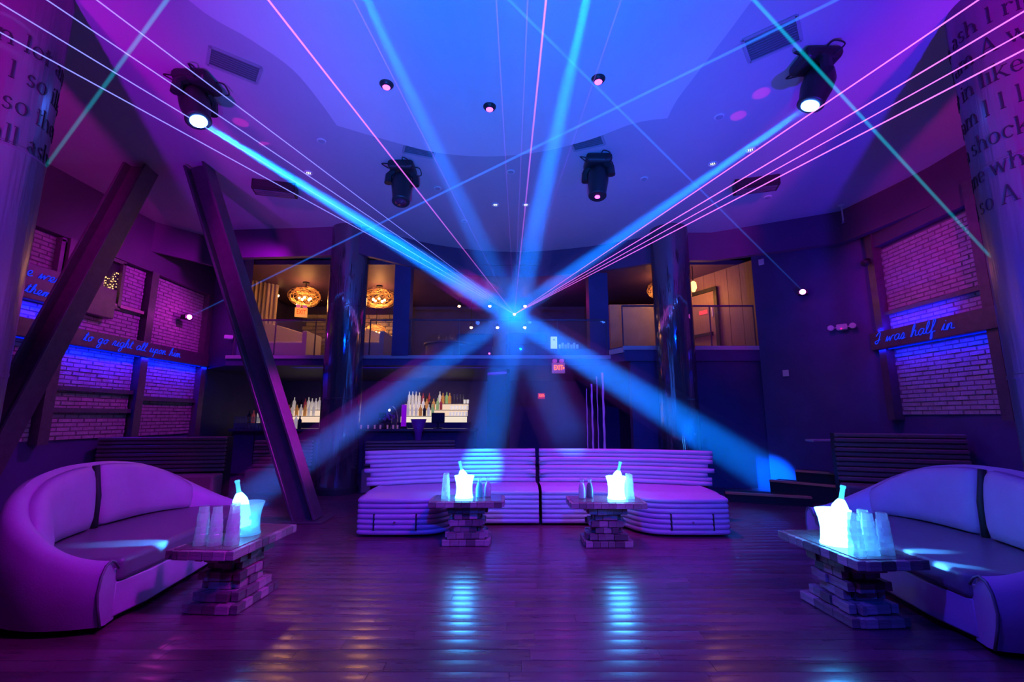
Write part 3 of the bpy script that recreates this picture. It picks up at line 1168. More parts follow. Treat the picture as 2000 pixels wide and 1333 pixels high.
for i, (x, y, wd, lab) in enumerate(((-0.9, 10.6, 0.9, 'dark lounge sofa on the balcony behind the pink point light'), (0.35, 10.5, 1.0, 'dark lounge sofa on the balcony below the laser projector'))):
    t = thing('lounge_sofa', lab, 'sofa', (x, y, 2.6))
    c = MB(); c.cbox((0, 0, 0.2), (wd, 0.6, 0.4), 0.03); bevel(c.build('seat', M_BAR, t), 0.02)
    c = MB(); c.cbox((0, 0.27, 0.38), (wd, 0.14, 0.72), 0.03); bevel(c.build('backrest', M_BAR, t), 0.02)


def chandelier(label, loc, r, seed, drop):
    rnd = random.Random(seed)
    t = thing('chandelier', label, 'chandelier', loc)
    c = MB()
    for i in range(90):
        ax = Vector((rnd.uniform(-1, 1), rnd.uniform(-1, 1), rnd.uniform(-1, 1))).normalized()
        bx = ax.orthogonal().normalized()
        cx = ax.cross(bx)
        a0 = rnd.uniform(0, 2 * pi)
        sp = rnd.uniform(1.2, 3.0)
        rr = r * rnd.uniform(0.75, 1.08)
        pts = []
        for k in range(7):
            a = a0 + sp * k / 6
            p = (bx * cos(a) + cx * sin(a)) * rr
            pts.append((p.x * 1.15, p.y * 1.15, p.z * 0.72))
        c.tube(pts, 0.0045, 4, None, False)
    stuff(c.build('wire_nest', M_WIRE, t, True))
    for i in range(5):
        a = 2 * pi * i / 5
        c = MB()
        c.sphere((0.4 * r * cos(a), 0.4 * r * sin(a), -0.05), 0.030, 10, 6)
        c.build('bulb', M_WARMBULB, t, True)
    c = MB()
    c.bar((0, 0, r * 0.6), (0, 0, drop), 0.012, 8)
    c.lathe([(0.08, drop - 0.03), (0.08, drop)], 16)
    c.build('stem', M_BLACK, t)
    point('chandelier_light', (loc[0], loc[1], loc[2]), (1.0, 0.38, 0.08), 22, 0.12)


chandelier('gold wire nest chandelier above the cream booth by the curtain', (-5.15, 11.0, 4.30), 0.33, 3, 0.37)
chandelier('gold wire nest chandelier between the polished column and the balcony pillar', (-3.40, 11.3, 4.34), 0.36, 5, 0.33)
chandelier('gold wire nest standing for a chandelier reflection, lowest at the back of the balcony', (-3.83, 12.6, 3.72), 0.27, 8, 0.95)  # extra chandelier added to stand for a mirrored image
chandelier('gold wire nest chandelier half hidden by the column near the timber door', (3.55, 10.4, 4.30), 0.30, 9, 0.37)
point('balcony_glow_left', (-5.3, 10.1, 3.95), (1.0, 0.36, 0.10), 9, 0.1)
point('balcony_glow_left', (-3.2, 10.2, 3.95), (1.0, 0.38, 0.12), 10, 0.1)
point('balcony_glow_right', (4.2, 10.0, 4.1), (1.0, 0.36, 0.12), 9, 0.2)
point('balcony_glow_middle', (1.2, 11.2, 4.2), (0.5, 0.0, 0.35), 14, 0.2)

for i, (x, y, z, lab) in enumerate(((-6.15, 11.6, 4.5, 'small warm spotlight nearest the beige balcony curtain'), (-5.9, 12.2, 4.4, 'small warm spotlight above the orange balcony exit sign'),
                                    (-3.75, 11.0, 4.35, 'small warm spotlight between column and chandelier'), (-1.5, 12.6, 4.46, 'small warm spotlight over the round balcony counter'),
                                    (-0.63, 12.6, 4.46, 'small warm spotlight just beside the laser fan'), (0.37, 12.6, 4.46, 'small warm spotlight on the pillar side of the laser'),
                                    (-1.15, 12.6, 3.84, 'low warm spotlight over the lounge sofa'), (-0.41, 12.6, 3.84, 'low warm spotlight right under the laser fan'), (0.36, 12.6, 3.84, 'low warm spotlight above the white stand'))):
    t = thing('spotlight', lab, 'light', (x, y, z), 0, 'small warm spotlights of the balcony')
    c = MB(); c.lathe([(0.045, 0.0), (0.05, 0.10), (0.02, 0.12)], 14); c.build('can', M_BLACK, t, 40)
    c = MB(); c.sphere((0, -0.01, -0.005), 0.040, 10, 6); c.build('lamp', M_WARMBULB, t, True)
    c = MB(); c.bar((0, 0, 0.1), (0, 0, 4.67 - z), 0.01, 6); c.build('stem', M_BLACK, t)

# right warm bay: timber wall with a door, plaster panel
c = MB()
for i in range(7):
    a, b = i / 7, (i + 1) / 7
    p, q = (lerp(4.12, 5.15, a), lerp(11.3, 9.35, a)), (lerp(4.12, 5.15, b), lerp(11.3, 9.35, b))
    dx, dy = (q[0] - p[0]) * 0.015, (q[1] - p[1]) * 0.015
    mb = MB()
    mb.prism([(p[0] + dx, p[1] + dy), (q[0] - dx, q[1] - dy), (q[0] - dx + 0.06, q[1] - dy + 0.05), (p[0] + dx + 0.06, p[1] + dy + 0.05)], 2.745, 4.67)
    mb.build('plank', M_WOODWALL, WRB)
dr = bpy.data.objects.new('door_1', None)
COL.objects.link(dr)
dr.location = (4.52, 10.50, 2.745)
dr.rotation_euler = (0, 0, math.atan2(9.35 - 11.3, 5.15 - 4.12))
struct(dr)
c = MB()
for (x, z, sx, sz) in ((-0.40, 0.75, 0.08, 1.5), (0.40, 0.75, 0.08, 1.5), (0, 1.52, 0.88, 0.08)):
    c.box((x, -0.04, z), (sx, 0.06, sz))
c.build('door_frame', M_BLACK, dr)
c = MB(); c.box((0, -0.03, 0.74), (0.70, 0.03, 1.46)); c.build('door_leaf', M_WOODWALL, dr)
c = MB(); c.box((0.0, -0.10, 0.48), (0.55, 0.04, 0.07)); c.box((-0.25, -0.07, 0.48), (0.05, 0.06, 0.09)); c.box((0.25, -0.07, 0.48), (0.05, 0.06, 0.09)); c.build('push_bar', M_BLACK, dr)
c = MB(); c.box((0.05, -0.065, 1.02), (0.22, 0.02, 0.09)); c.build('sign_plate', mat_emit('red_plate', (1.0, 0.06, 0.06), 1.4), dr)
c = MB(); c.box((0.30, -0.065, 0.98), (0.03, 0.02, 0.22)); c.build('door_handle', M_WHITEP, dr)
c = MB()
c.prism([(2.42, 11.0), (3.9, 11.0), (3.9, 11.15), (2.42, 11.15)], 2.745, 4.1)
c.build('plaster_panel', M_WARMWALL, WB)
t = thing('wall_sconce', 'orange glowing wall sconce on the timber wall', 'lamp', (4.02, 9.75, 4.18))
c = MB(); c.lathe([(0.03, -0.10), (0.07, -0.02), (0.06, 0.10), (0.02, 0.14)], 12); c.build('shade', mat_emit('sconce_glow', (1.0, 0.40, 0.10), 5), t, True)
c = MB(); c.bar((0, 0, 0.12), (0, 0, 0.49), 0.01); c.build('stem', M_BLACK, t)

# exit signs
def exit_sign(label, loc, rz=0.0, scale=1.0, heads=True, face=M_EXITFACE):
    lm = M_EXITRED if face is not MATS.get('exit_warm') else mat_emit('exit_letters_deep', (1.0, 0.06, 0.01), 1.2)
    t = thing('exit_sign', label, 'exit sign', loc, rz)
    t.scale = (scale,) * 3
    c = MB(); c.box((0, 0, 0), (0.27, 0.05, 0.22)); bevel(c.build('housing', face, t), 0.008)
    me = text_mesh('EXIT', 0.15, 0.004, lm)
    o = put('lettering', me, t, (0, -0.03, 0.005), (R(90), 0, 0))
    o.scale = (0.62, 1.0, 1)
    c = MB(); c.prism([(0.098, -0.03), (0.128, 0.0), (0.098, 0.03)], -0.004, 0.004)
    put('arrow', c.mesh('arrow', M_EXITRED), t, (0, -0.03, 0.0), (R(90), 0, 0))
    if heads:
        for s in (-1, 1):
            c = MB()
            c.cbox((s * 0.07, 0.0, 0.150), (0.09, 0.07, 0.075), 0.015)
            c.build('lamp_head', mat('exit_lamp_head', (0.8, 0.5, 0.7), 0.4, emit=(1, 0.05, 0.5), estr=0.25), t)
    return t


exit_sign('lit EXIT sign with two lamp heads under the balcony edge', (0.955, 9.36, 2.34))
exit_sign('orange EXIT sign seen on the balcony beside the polished column', (-5.15, 10.85, 3.86), R(20), 1.05, True, mat('exit_warm', (0.9, 0.6, 0.3), 0.5, emit=(1.0, 0.40, 0.05), estr=0.5))
exit_sign('small red EXIT sign glowing deep in the dark doorway', (0.86, 13.4, 1.95), 0, 0.75, False, mat('exit_dark', (0.1, 0.02, 0.03), 0.4, emit=(1, 0.0, 0.08), estr=0.35))
point('exit_glow', (0.86, 13.2, 1.85), (1.0, 0.0, 0.12), 0.8, 0.05)
c = MB()
c.bar((0, 0, 0.10), (0, 0, 0.2), 0.01)
# laser projector
lp = thing('laser_projector', 'small laser projector on the balcony rail sending out the pink fan', 'projector', (0.05, 9.34, 3.39))
c = MB(); c.cbox((0, 0.0, 0.045), (0.22, 0.18, 0.12), 0.01); c.build('body', M_BLACK, lp)
c = MB(); c.lathe([(0.022, 0), (0.022, 0.012)], 16, Matrix.Translation((0, -0.09, 0.06)) @ Matrix.Rotation(R(90), 4, 'X')); c.build('aperture', mat_emit('laser_aperture', (1.0, 0.6, 1.0), 40), lp)
c = MB(); c.box((0, 0.10, -0.02), (0.10, 0.06, 0.03)); c.build('clamp', M_STEEL, lp)

# things on the balcony, pixel-sized
c = MB()
c.cbox((0, 0, 0.13), (0.14, 0.10, 0.26), 0.005)
o = c.build('menu_stand', mat('lit_card', (0.8, 0.85, 0.9), 0.5, emit=(0.7, 0.9, 1.0), estr=0.7), None, False, (0.90, 9.62, 2.78))
tag(o, 'white printed stand glowing on the balcony counter', 'stand')
me = text_mesh('IK', 0.06, 0.002, M_LETTER, 'lettering')
put('lettering', me, o, (0, -0.053, 0.19), (R(90), 0, 0))
c = MB(); c.cbox((0, 0, 0.08), (1.3, 0.4, 0.16), 0.01)
tag(c.build('low_counter', M_BAR, None, False, (1.15, 9.75, 2.615)), 'low dark counter carrying the white stand on the balcony', 'counter')
for i in range(7):
    c = MB()
    c.lathe([(0.022, 0), (0.028, 0.14 if i % 2 else 0.10)], 10)
    tag(c.build('drinking_glass', mat('pale_glass', (0.6, 0.7, 0.8), 0.2, emit=(0.4, 0.6, 1.0), estr=0.15), None, True, (1.03 + 0.062 * i, 9.66 + 0.03 * (i % 2), 2.78)),
        '%s glass in the row beside the white balcony stand' % ('first', 'second', 'third', 'fourth', 'fifth', 'sixth', 'seventh')[i], 'glass', 'glasses on the balcony counter')
t = thing('pink_light', 'pink point lamp at the foot of the balcony glass', 'lamp', (-0.48, 9.60, 2.6))
c = MB(); c.cbox((0, 0, 0.05), (0.10, 0.08, 0.10), 0.01); c.build('housing', M_BLACK, t)
c = MB(); c.sphere((0, -0.045, 0.07), 0.020, 10, 6); c.build('lamp', M_LENSM, t, True)

# ------------------------------------------------------------------ bar below the balcony
t = thing('bar_counter', 'long dark bar counter with a polished top below the balcony', 'bar', (-4.2, 10.75, 0))
c = MB(); c.box((0.6, 0, 1.05), (5.6, 0.62, 0.06)); bevel(c.build('worktop', M_BARTOP, t), 0.01)
c = MB(); c.box((0.6, 0.04, 0.51), (5.5, 0.5, 1.02)); c.build('front', M_BAR, t)
for i in range(11):
    c = MB(); c.cbox((-1.87 + i * 0.495, -0.225, 0.52), (0.47, 0.03, 0.86), 0.008); c.build('panel', M_BAR, t)
t = thing('back_bar', 'stepped back bar with glowing shelves behind the counter', 'shelf', (-2.1, 12.3, 0))
c = MB(); c.box((0, 0.35, 0.6), (1.9, 0.7, 1.2)); c.build('cabinet', M_BAR, t)
for k in range(3):
    c = MB(); c.box((0.0, 0.15 + 0.2 * k, 1.20 + 0.17 * k + 0.075), (1.75, 0.2, 0.15)); c.build('lit_step', M_SHELF if k else mat_emit('lit_shelf_low', (1.0, 0.85, 0.7), 0.9), t)
    c = MB(); c.box((0.0, 0.15 + 0.2 * k, 1.362 + 0.17 * k), (1.78, 0.21, 0.014)); c.build('shelf_board', M_CLEAR, t)
t2 = thing('back_bar', 'small glowing bottle shelf seen between slanted beam and polished column', 'shelf', (-5.7, 12.3, 0))
c = MB(); c.box((0, 0.35, 0.6), (1.3, 0.7, 1.2)); c.build('cabinet', M_BAR, t2)
for k in range(2):
    c = MB(); c.box((0.0, 0.15 + 0.2 * k, 1.20 + 0.17 * k + 0.075), (1.2, 0.2, 0.15)); c.build('lit_step', M_SHELF, t2)
    c = MB(); c.box((0.0, 0.15 + 0.2 * k, 1.362 + 0.17 * k), (1.22, 0.21, 0.014)); c.build('shelf_board', M_CLEAR, t2)


def bottle_mesh(h, r, m, sh=0.62):
    c = MB()
    c.lathe([(r * 0.9, 0), (r, 0.01), (r, h * sh), (r * 0.85, h * (sh + 0.07)), (r * 0.38, h * (sh + 0.16)), (r * 0.33, h * 0.97), (r * 0.38, h), (0.001, h)], 14)
    return c.mesh('bottle', m, True)


BM = [mat('spirit_clear', (0.75, 0.72, 0.68), 0.2, emit=(1.0, 0.85, 0.7), estr=0.28), mat('spirit_amber', (0.6, 0.28, 0.08), 0.2, emit=(1.0, 0.4, 0.1), estr=0.22),
      mat('spirit_green', (0.25, 0.5, 0.2), 0.2, emit=(0.6, 0.8, 0.3), estr=0.22), mat('spirit_red', (0.4, 0.04, 0.05), 0.2, emit=(0.8, 0.1, 0.15), estr=0.12), M_BLACKG]
BMESH = [bottle_mesh(h, r, m) for (h, r, m) in ((0.34, 0.040, BM[0]), (0.31, 0.042, BM[0]), (0.30, 0.045, BM[1]), (0.32, 0.04, BM[2]), (0.30, 0.038, BM[3]), (0.29, 0.044, BM[4]))]
BNAME = ['tall clear', 'clear', 'amber', 'green', 'red', 'black']
ORD = ['first', 'second', 'third', 'fourth', 'fifth', 'sixth', 'seventh', 'eighth', 'ninth', 'tenth', 'eleventh', 'twelfth', 'thirteenth', 'fourteenth', 'fifteenth', 'sixteenth']


def bottle_row(seq, x0, dx, y, z, where, group):
    for i, k in enumerate(seq):
        if k is None:
            continue
        o = put('bottle', BMESH[k], None, (x0 + dx * i + random.uniform(-0.01, 0.01), y + random.uniform(-0.015, 0.015), z))
        tag(o, '%s bottle, %s along the %s' % (BNAME[k], ORD[i], where), 'bottle', group)


bottle_row([0, 0, 0, 1, 4, 5, 4, None, None, 0, 2, 3, 2], -2.88, 0.095, 12.85, 1.71, 'top step of the long bottle shelf', 'bottles on the back bar')
bottle_row([0, 1, 0, 1, 1, 2, 5, 2, 3, 4], -2.85, 0.10, 12.65, 1.54, 'middle step of the long bottle shelf', 'bottles on the back bar')
bottle_row([1, 0, 1, 2, 5, 1, 3], -2.80, 0.11, 12.45, 1.37, 'bottom step of the long bottle shelf', 'bottles on the back bar')
bottle_row([5, 5, 0, 5, 5, 4, 0, 1, 1, 0], -6.20, 0.10, 12.65, 1.54, 'upper step of the small bottle shelf', 'bottles on the small shelf')
bottle_row([0, 4, 1, 2, 1, 2, 1, 0], -6.15, 0.11, 12.45, 1.37, 'lower step of the small bottle shelf', 'bottles on the small shelf')
c = MB()
c.lathe([(0.030, 0), (0.030, 0.005), (0.005, 0.01), (0.004, 0.11), (0.022, 0.15), (0.026, 0.26)], 12, None, False)
fl_me = c.mesh('champagne_flute', M_CLEAR, True)
for i in range(4):
    tag(put('champagne_flute', fl_me, None, (-1.62 + 0.085 * i, 12.85, 1.71)), 'clear champagne flute, %s beyond the bottles on the top step' % ORD[i], 'glass', 'flutes on the back bar')
c = MB()
c.lathe([(0.03, 0), (0.036, 0.11), (0.033, 0.11), (0.028, 0.008)], 12, None, False)
gl_me = c.mesh('bar_tumbler', mat('lit_tumbler', (0.8, 0.78, 0.72), 0.2, emit=(1.0, 0.9, 0.75), estr=0.5), True)
for r_, (z, y) in enumerate(((1.71, 12.80), (1.54, 12.62), (1.37, 12.42))):
    for i in range(6):
        if r_ == 0 and i < 4:
            continue
        tag(put('bar_tumbler', gl_me, None, (-1.66 + 0.085 * i, y, z)), 'glowing tumbler, %s along, on the %s step beyond the bottles' % (ORD[i], ('top', 'middle', 'bottom')[r_]), 'glass', 'tumblers on the back bar')
# on the counter: till screens, tower, lamp, plant, candles
for i, (x, lab) in enumerate(((-1.72, 'black till screen on the bar in front of the lit tumblers'), (-2.95, 'dark till screen on the bar beside the gooseneck lamp'))):
    t = thing('till_screen', lab, 'screen', (x, 10.75, 1.08))
    c = MB(); c.cbox((0, 0, 0.24), (0.30, 0.05, 0.24), 0.01); c.build('screen', M_BLACK, t)
    c = MB(); c.box((0, 0.02, 0.06), (0.06, 0.05, 0.12)); c.cbox((0, 0.02, 0.01), (0.2, 0.16, 0.02), 0.004); c.build('foot', M_BLACK, t)
t = thing('drink_tower', 'purple translucent drink tower standing on the bar before the clear bottles', 'dispenser', (-2.52, 10.75, 1.08))
c = MB(); c.lathe([(0.06, 0), (0.06, 0.55)], 20); c.build('tube', mat('purple_acrylic', (0.5, 0.05, 0.6), 0.2, emit=(0.45, 0.0, 0.8), estr=0.35), t, 40)
c = MB(); c.lathe([(0.09, 0), (0.09, 0.03), (0.065, 0.05)], 20); c.build('foot', M_BLACK, t, 40)
t = thing('gooseneck_lamp', 'slim gooseneck bar lamp with a small bright head', 'lamp', (-2.72, 10.85, 1.08))
c = MB(); c.tube(smooth_path([(0, 0, 0), (0.03, 0, 0.2), (-0.02, 0, 0.42), (-0.10, 0, 0.52), (-0.16, 0, 0.46)], 5), 0.012, 6); c.build('neck', M_CHROME, t, True)
c = MB(); c.sphere((-0.17, 0, 0.42), 0.03, 10, 6); c.build('head', mat_emit('lamp_head_glow', (0.9, 0.9, 1.0), 2.0), t, True)
t = thing('flared_urn', 'tall flared purple urn standing in front of the bar', 'urn', (-2.02, 10.0, 0))
c = MB(); c.lathe([(0.10, 0), (0.10, 0.04), (0.06, 0.08), (0.05, 0.7), (0.08, 1.0), (0.17, 1.30), (0.16, 1.30), (0.07, 1.0)], 24, None, False); c.build('bowl', mat('urn_glaze', (0.35, 0.05, 0.35), 0.35, noise=0.4, nscale=6), t, True)
t = thing('flower_arrangement', 'purple flower arrangement on the bar near the polished column', 'flowers', (-3.22 + 0.35, 10.3 + 0.4, 1.08))
c = MB(); c.lathe([(0.05, 0), (0.07, 0.12), (0.05, 0.14)], 14); c.build('vase', M_BLACKG, t, 40)
c = MB()
for i in range(46):
    a, e, l = random.uniform(0, 2 * pi), random.uniform(0.3, 1.5), random.uniform(0.10, 0.22)
    p = Vector((cos(a) * cos(e), sin(a) * cos(e), sin(e))) * l
    c.sphere((p.x, p.y, 0.14 + p.z), random.uniform(0.015, 0.03), 6, 4)
stuff(c.build('blossoms', mat('purple_petal', (0.45, 0.08, 0.4), 0.6), t, True))
c = MB(); c.lathe([(0.018, 0), (0.022, 0.085), (0.018, 0.085), (0.014, 0.02)], 10, None, False)
vt = c.mesh('votive_holder', mat('votive_glass', (0.6, 0.35, 0.4), 0.2, emit=(1, 0.35, 0.4), estr=0.12), True)
for i, x in enumerate((-3.43, -3.27, -3.12, -2.99, -2.83, -2.70, -2.60)):
    tag(put('votive_holder', vt, None, (x, 10.52, 1.08)), 'small votive glass on the bar edge, %s from the polished column' % ORD[i], 'candle holder', 'votive glasses on the bar')

# dim glass stacks on the far end of the bar
c = MB(); c.lathe([(0.030, 0), (0.036, 0.13), (0.032, 0.13), (0.026, 0.01)], 10, None, False)
bg = c.mesh('bar_glass', M_CLEAR, True)
for k in range(2):
    for i in range(9):
        tag(put('bar_glass', bg, None, (-6.42 + i * 0.085, 10.72, 1.08 + 0.14 * k)), 'clear %s-layer glass, %s along the wall end of the bar' % (('bottom', 'upper')[k], ORD[i]), 'glass', 'glasses stacked at the wall end of the bar')
bottle_row([5, 4, 0, 5, 3, 5, 0, 1, 5, 4], -6.35, 0.11, 11.15, 1.20, 'dark ledge at the wall end of the bar', 'bottles at the wall end of the bar')
c = MB(); c.box((-5.9, 11.15, 0.60), (1.4, 0.3, 1.2))
tag(c.build('speed_rack', M_BAR), 'dark ledge holding bottles behind the wall end of the bar', 'shelf')
for i, (x, k) in enumerate(((-5.42, 0), (-5.33, 4), (-5.24, 0), (-5.15, 5), (-5.05, 1), (-4.96, 5))):
    tag(put('bottle', BMESH[k], None, (x, 10.80, 1.08)), '%s bottle, %s in the row on the bar behind the slanted beam' % (BNAME[k], ORD[i]), 'bottle', 'bottles on the bar top')
area('back_bar_glow', (-2.2, 12.2, 2.3), (-2.2, 12.7, 1.5), (1.0, 0.8, 0.65), 3, 1.6, 0.2, 150)

# doorway curtain strands
for i, (x, y, wd, z1) in enumerate(((1.66, 10.2, 0.022, 1.95), (1.76, 10.1, 0.045, 2.05), (1.86, 10.0, 0.022, 2.2), (1.97, 9.9, 0.055, 2.28))):
    c = MB()
    pts = [(0.004 * sin(k * 1.7 + i), 0.004 * cos(k * 2.1), z1 * k / 16) for k in range(17)]
    c.tube(pts, [wd / 2 * (0.85 + 0.15 * sin(k * 2.3 + i)) for k in range(17)], 8)
    tag(c.build('curtain_strand', mat('violet_satin', (0.5, 0.25, 0.7), 0.25, emit=(0.30, 0.08, 1.0), estr=0.22), None, True, (x, y, 0.02)), 'shiny violet curtain strand, %s from the dark doorway' % ORD[i], 'curtain', 'violet strands beside the doorway')
spot('doorway_wash', (1.6, 8.4, 2.3), (1.8, 10.0, 1.0), (0.3, 0.05, 1.0), 30, 60, 1.0, 0.1)
c = MB()
c.prism([(-0.55, 10.2), (-0.12, 10.05), (-0.05, 10.2), (-0.5, 10.4)], 0, 2.4)
tag(c.build('glossy_panel', M_BLACKG), 'glossy black wall end between the bar and the doorway', 'panel')

# ------------------------------------------------------------------ low slatted banquettes and stepped platforms
def slat_bank(label, p, q, h, th, n):
    """long bench back built of horizontal rolls between plan points p and q"""
    p, q = Vector((p[0], p[1], 0)), Vector((q[0], q[1], 0))
    t = thing('slatted_banquette', label, 'bench', (p + q) / 2)
    L = (q - p).length
    t.rotation_euler = (0, 0, math.atan2(q.y - p.y, q.x - p.x))
    c = MB(); c.box((0, th / 2 + 0.03, h / 2), (L, th, h - 0.02)); c.build('core', M_PLINTH, t)
    c = MB(); c.box((0, -0.16, 0.21), (L, 0.38, 0.42)); bevel(c.build('seat', M_SLAT, t), 0.03)
    hh = (h - 0.44) / n
    for i in range(n):
        c = MB()
        c.cbox((0, 0.02 + 0.012 * (i % 2), 0.44 + hh * (i + 0.5)), (L, 0.10, hh - 0.010), 0.012)
        c.build('slat', M_SLAT, t)
    return t


slat_bank('dark slatted banquette below the brick behind the curved leather sofa', (-6.75, 7.6), (-4.85, 7.9), 1.02, 0.25, 9)
slat_bank('dark slatted banquette in front of the bar beside the slanted beam', (-4.75, 8.6), (-3.75, 8.75), 0.92, 0.25, 8)
slat_bank('purple slatted banquette between polished column and urn', (-2.75, 8.75), (-1.1, 9.0), 0.90, 0.25, 8)
slat_bank('dark slatted banquette below the brick bay with the I was half sign', (4.72, 6.80), (6.08, 6.22), 1.12, 0.25, 10)
for i, (pa, pb, z, lab) in enumerate((((3.45, 7.66), (4.55, 7.2), 0.15, 'lowest wooden edged step of the raised platform'), ((4.35, 7.97), (5.05, 7.25), 0.30, 'middle wooden edged step of the raised platform'),
                                      ((4.85, 8.05), (5.6, 7.3), 0.45, 'top wooden edged step of the raised platform'))):
    a, b = Vector((*pa, 0)), Vector((*pb, 0))
    d = (b - a).normalized()
    nrm = Vector((-d.y, d.x, 0))
    if nrm.y < 0:
        nrm = -nrm
    t = thing('platform_step', lab, 'step', (a + b) / 2)
    A, B = a - (a + b) / 2, b - (a + b) / 2
    c = MB(); c.prism([(A.x, A.y), (B.x, B.y), (B.x + nrm.x * 0.5, B.y + nrm.y * 0.5), (A.x + nrm.x * 0.5, A.y + nrm.y * 0.5)], 0, z - 0.03); c.build('tread', M_PLINTH, t)
    c = MB(); c.prism([(A.x - nrm.x * 0.02, A.y - nrm.y * 0.02), (B.x - nrm.x * 0.02, B.y - nrm.y * 0.02), (B.x + nrm.x * 0.07, B.y + nrm.y * 0.07), (A.x + nrm.x * 0.07, A.y + nrm.y * 0.07)], z - 0.03, z)
    c.build('nosing', mat('orange_wood_nosing', (0.75, 0.30, 0.16), 0.4), t)
t = thing('drink_rail', 'narrow drink rail on a thin post in front of the dark wall', 'table', (5.25, 7.55, 0.45))
c = MB(); c.cbox((0, 0, 0.52), (0.85, 0.22, 0.035), 0.008); c.build('top', mat('rail_top', (0.45, 0.4, 0.45), 0.3), t)
c = MB(); c.bar((0, 0, 0.0), (0, 0, 0.51), 0.02, 10); c.lathe([(0.14, 0), (0.14, 0.015), (0.03, 0.03)], 20); c.build('post', M_STEEL, t)


# ------------------------------------------------------------------ long tufted sofa in the middle (two mirrored units)
def tufted_unit(sgn_, label, loc):
    """local frame: x away from the middle seam (0 .. 2.15), y from the front (-0.85) to the back; mirrored by sgn_"""
    t = thing('tufted_sofa', label, 'sofa', loc, 0, 'units of the long tufted sofa')

    def P(pts, z):
        return [Vector((p.x * sgn_, p.y, z)) for p in pts]
    # front line: from the middle seam out, S-curve forward, wing front, round the outer corner, back along the side
    front = smooth_path([(0.02, -0.42, 0), (0.55, -0.42, 0), (0.78, -0.44, 0), (1.00, -0.56, 0), (1.15, -0.84, 0), (1.38, -0.98, 0), (2.02, -0.99, 0), (2.12, -0.91, 0), (2.14, -0.55, 0), (2.12, -0.10, 0)], 6)
    backl = smooth_path([(0.03, 0.22, 0), (0.6, 0.22, 0), (1.2, 0.15, 0), (1.75, 0.00, 0), (2.32, -0.26, 0)], 6)
    # core and plinth
    c = MB()
    inner = [(p.x * sgn_ * 0.985, p.y + 0.05) for p in front] + [(2.02 * sgn_, 0.05), (1.6 * sgn_, 0.20), (1.0 * sgn_, 0.32), (0.02 * sgn_, 0.36)]
    c.prism(inner, 0.06, 0.40)
    c.build('core', M_PLINTH, t)
    c = MB()
    pl = [(p.x * sgn_ * 0.96, p.y + 0.12) for p in front] + [(1.9 * sgn_, 0.0), (1.0 * sgn_, 0.25), (0.02 * sgn_, 0.30)]
    c.prism(pl, 0.0, 0.07)
    c.build('plinth', M_PLINTH, t)
    # seat rolls
    nr = 7
    for k in range(nr):
        z = 0.052 + k * 0.057
        c = MB()
        c.tube(P(front, z), [0.0300] * len(front), 10)
        c.build('seat_roll', M_ROLL, t, True)
    # padded seat top
    n1, n2 = len(front), len(backl)
    c = MB()
    rows = 7
    vs, fs = [], []
    m = 40

    def samp(path, u):
        x = u * (len(path) - 1)
        i = min(int(x), len(path) - 2)
        return path[i].lerp(path[i + 1], x - i)
    edge_back = smooth_path([(0.02, 0.30, 0), (0.8, 0.28, 0), (1.5, 0.15, 0), (1.95, -0.02, 0), (2.08, -0.10, 0)], 6)
    for i in range(m + 1):
        u = i / m
        a, b = samp(front, u), samp(edge_back, u)
        for j in range(rows + 1):
            v = j / rows
            p = a.lerp(b, v)
            out = 0.02 * (1 - v) ** 3
            d = (a - b).normalized()
            zz = 0.395 + 0.065 * (1 - (1 - min(1, v * 4.5)) ** 2) - 0.02 * v
            vs.append(((p.x + d.x * out) * sgn_, p.y + d.y * out, zz))
    for i in range(m):
        for j in range(rows):
            a = i * (rows + 1) + j
            fs.append((a, a + 1, a + rows + 2, a + rows + 1))
    c.add(vs, fs)
    c.build('seat_cushion', M_ROLL, t, True)
    # back rolls, uneven in depth and length
    offs = [0.05, 0.03, 0.06, 0.08, 0.03, 0.06, 0.02, 0.04]
    ends = [0.965, 0.97, 0.945, 0.99, 0.955, 0.99, 1.0, 1.0]
    for k in range(8):
        z = 0.475 + k * 0.056
        e = ends[k]
        path = [samp(backl, e * i / 26) for i in range(27)]
        lean = 0.07 * (k / 7)
        path = [Vector((p.x + (0.05 if i > 1 and k % 3 == 1 else 0) * 0, p.y + lean - offs[k] * 0.5, 0)) for i, p in enumerate(path)]
        # ripple at the middle seam
        path[0].y += 0.05 * sin(k * 2.2)
        path[1].y += 0.03 * sin(k * 2.2)
        c = MB()
        rr = [0.0305] * len(path)
        rr[0] = 0.030
        rr[-1] = 0.028
        c.tube(P(path, z), rr, 10)
        c.build('back_roll', M_ROLL, t, True)
    c = MB()
    bp_ = [(p.x * sgn_ * 0.97, p.y + 0.10) for p in backl]
    bp_ += [(p.x * sgn_ * 0.97, p.y + 0.24) for p in reversed(backl)]
    c.prism(bp_, 0.06, 0.83)
    c.build('back_board', M_PLINTH, t)
    # drawer in the wing
    c = MB()
    for k in range(3):
        z = 0.109 + k * 0.057
        pts = [(lerp(1.46, 1.92, i / 6) * sgn_, -1.005, z) for i in range(7)]
        c.tube(pts, 0.0305, 10)
    d_ = c.build('drawer', M_ROLL, t, 40)
    c = MB()
    c.sphere((1.69 * sgn_, -1.046, 0.166), 0.014, 10, 6)
    c.build('knob', M_CHROME, d_, True)
    c = MB()
    c.box((1.45 * sgn_, -1.01, 0.166), (0.012, 0.05, 0.18))
    c.box((1.93 * sgn_, -1.01, 0.166), (0.012, 0.05, 0.18))
    c.build('drawer_gap', M_PLINTH, t)
    return t


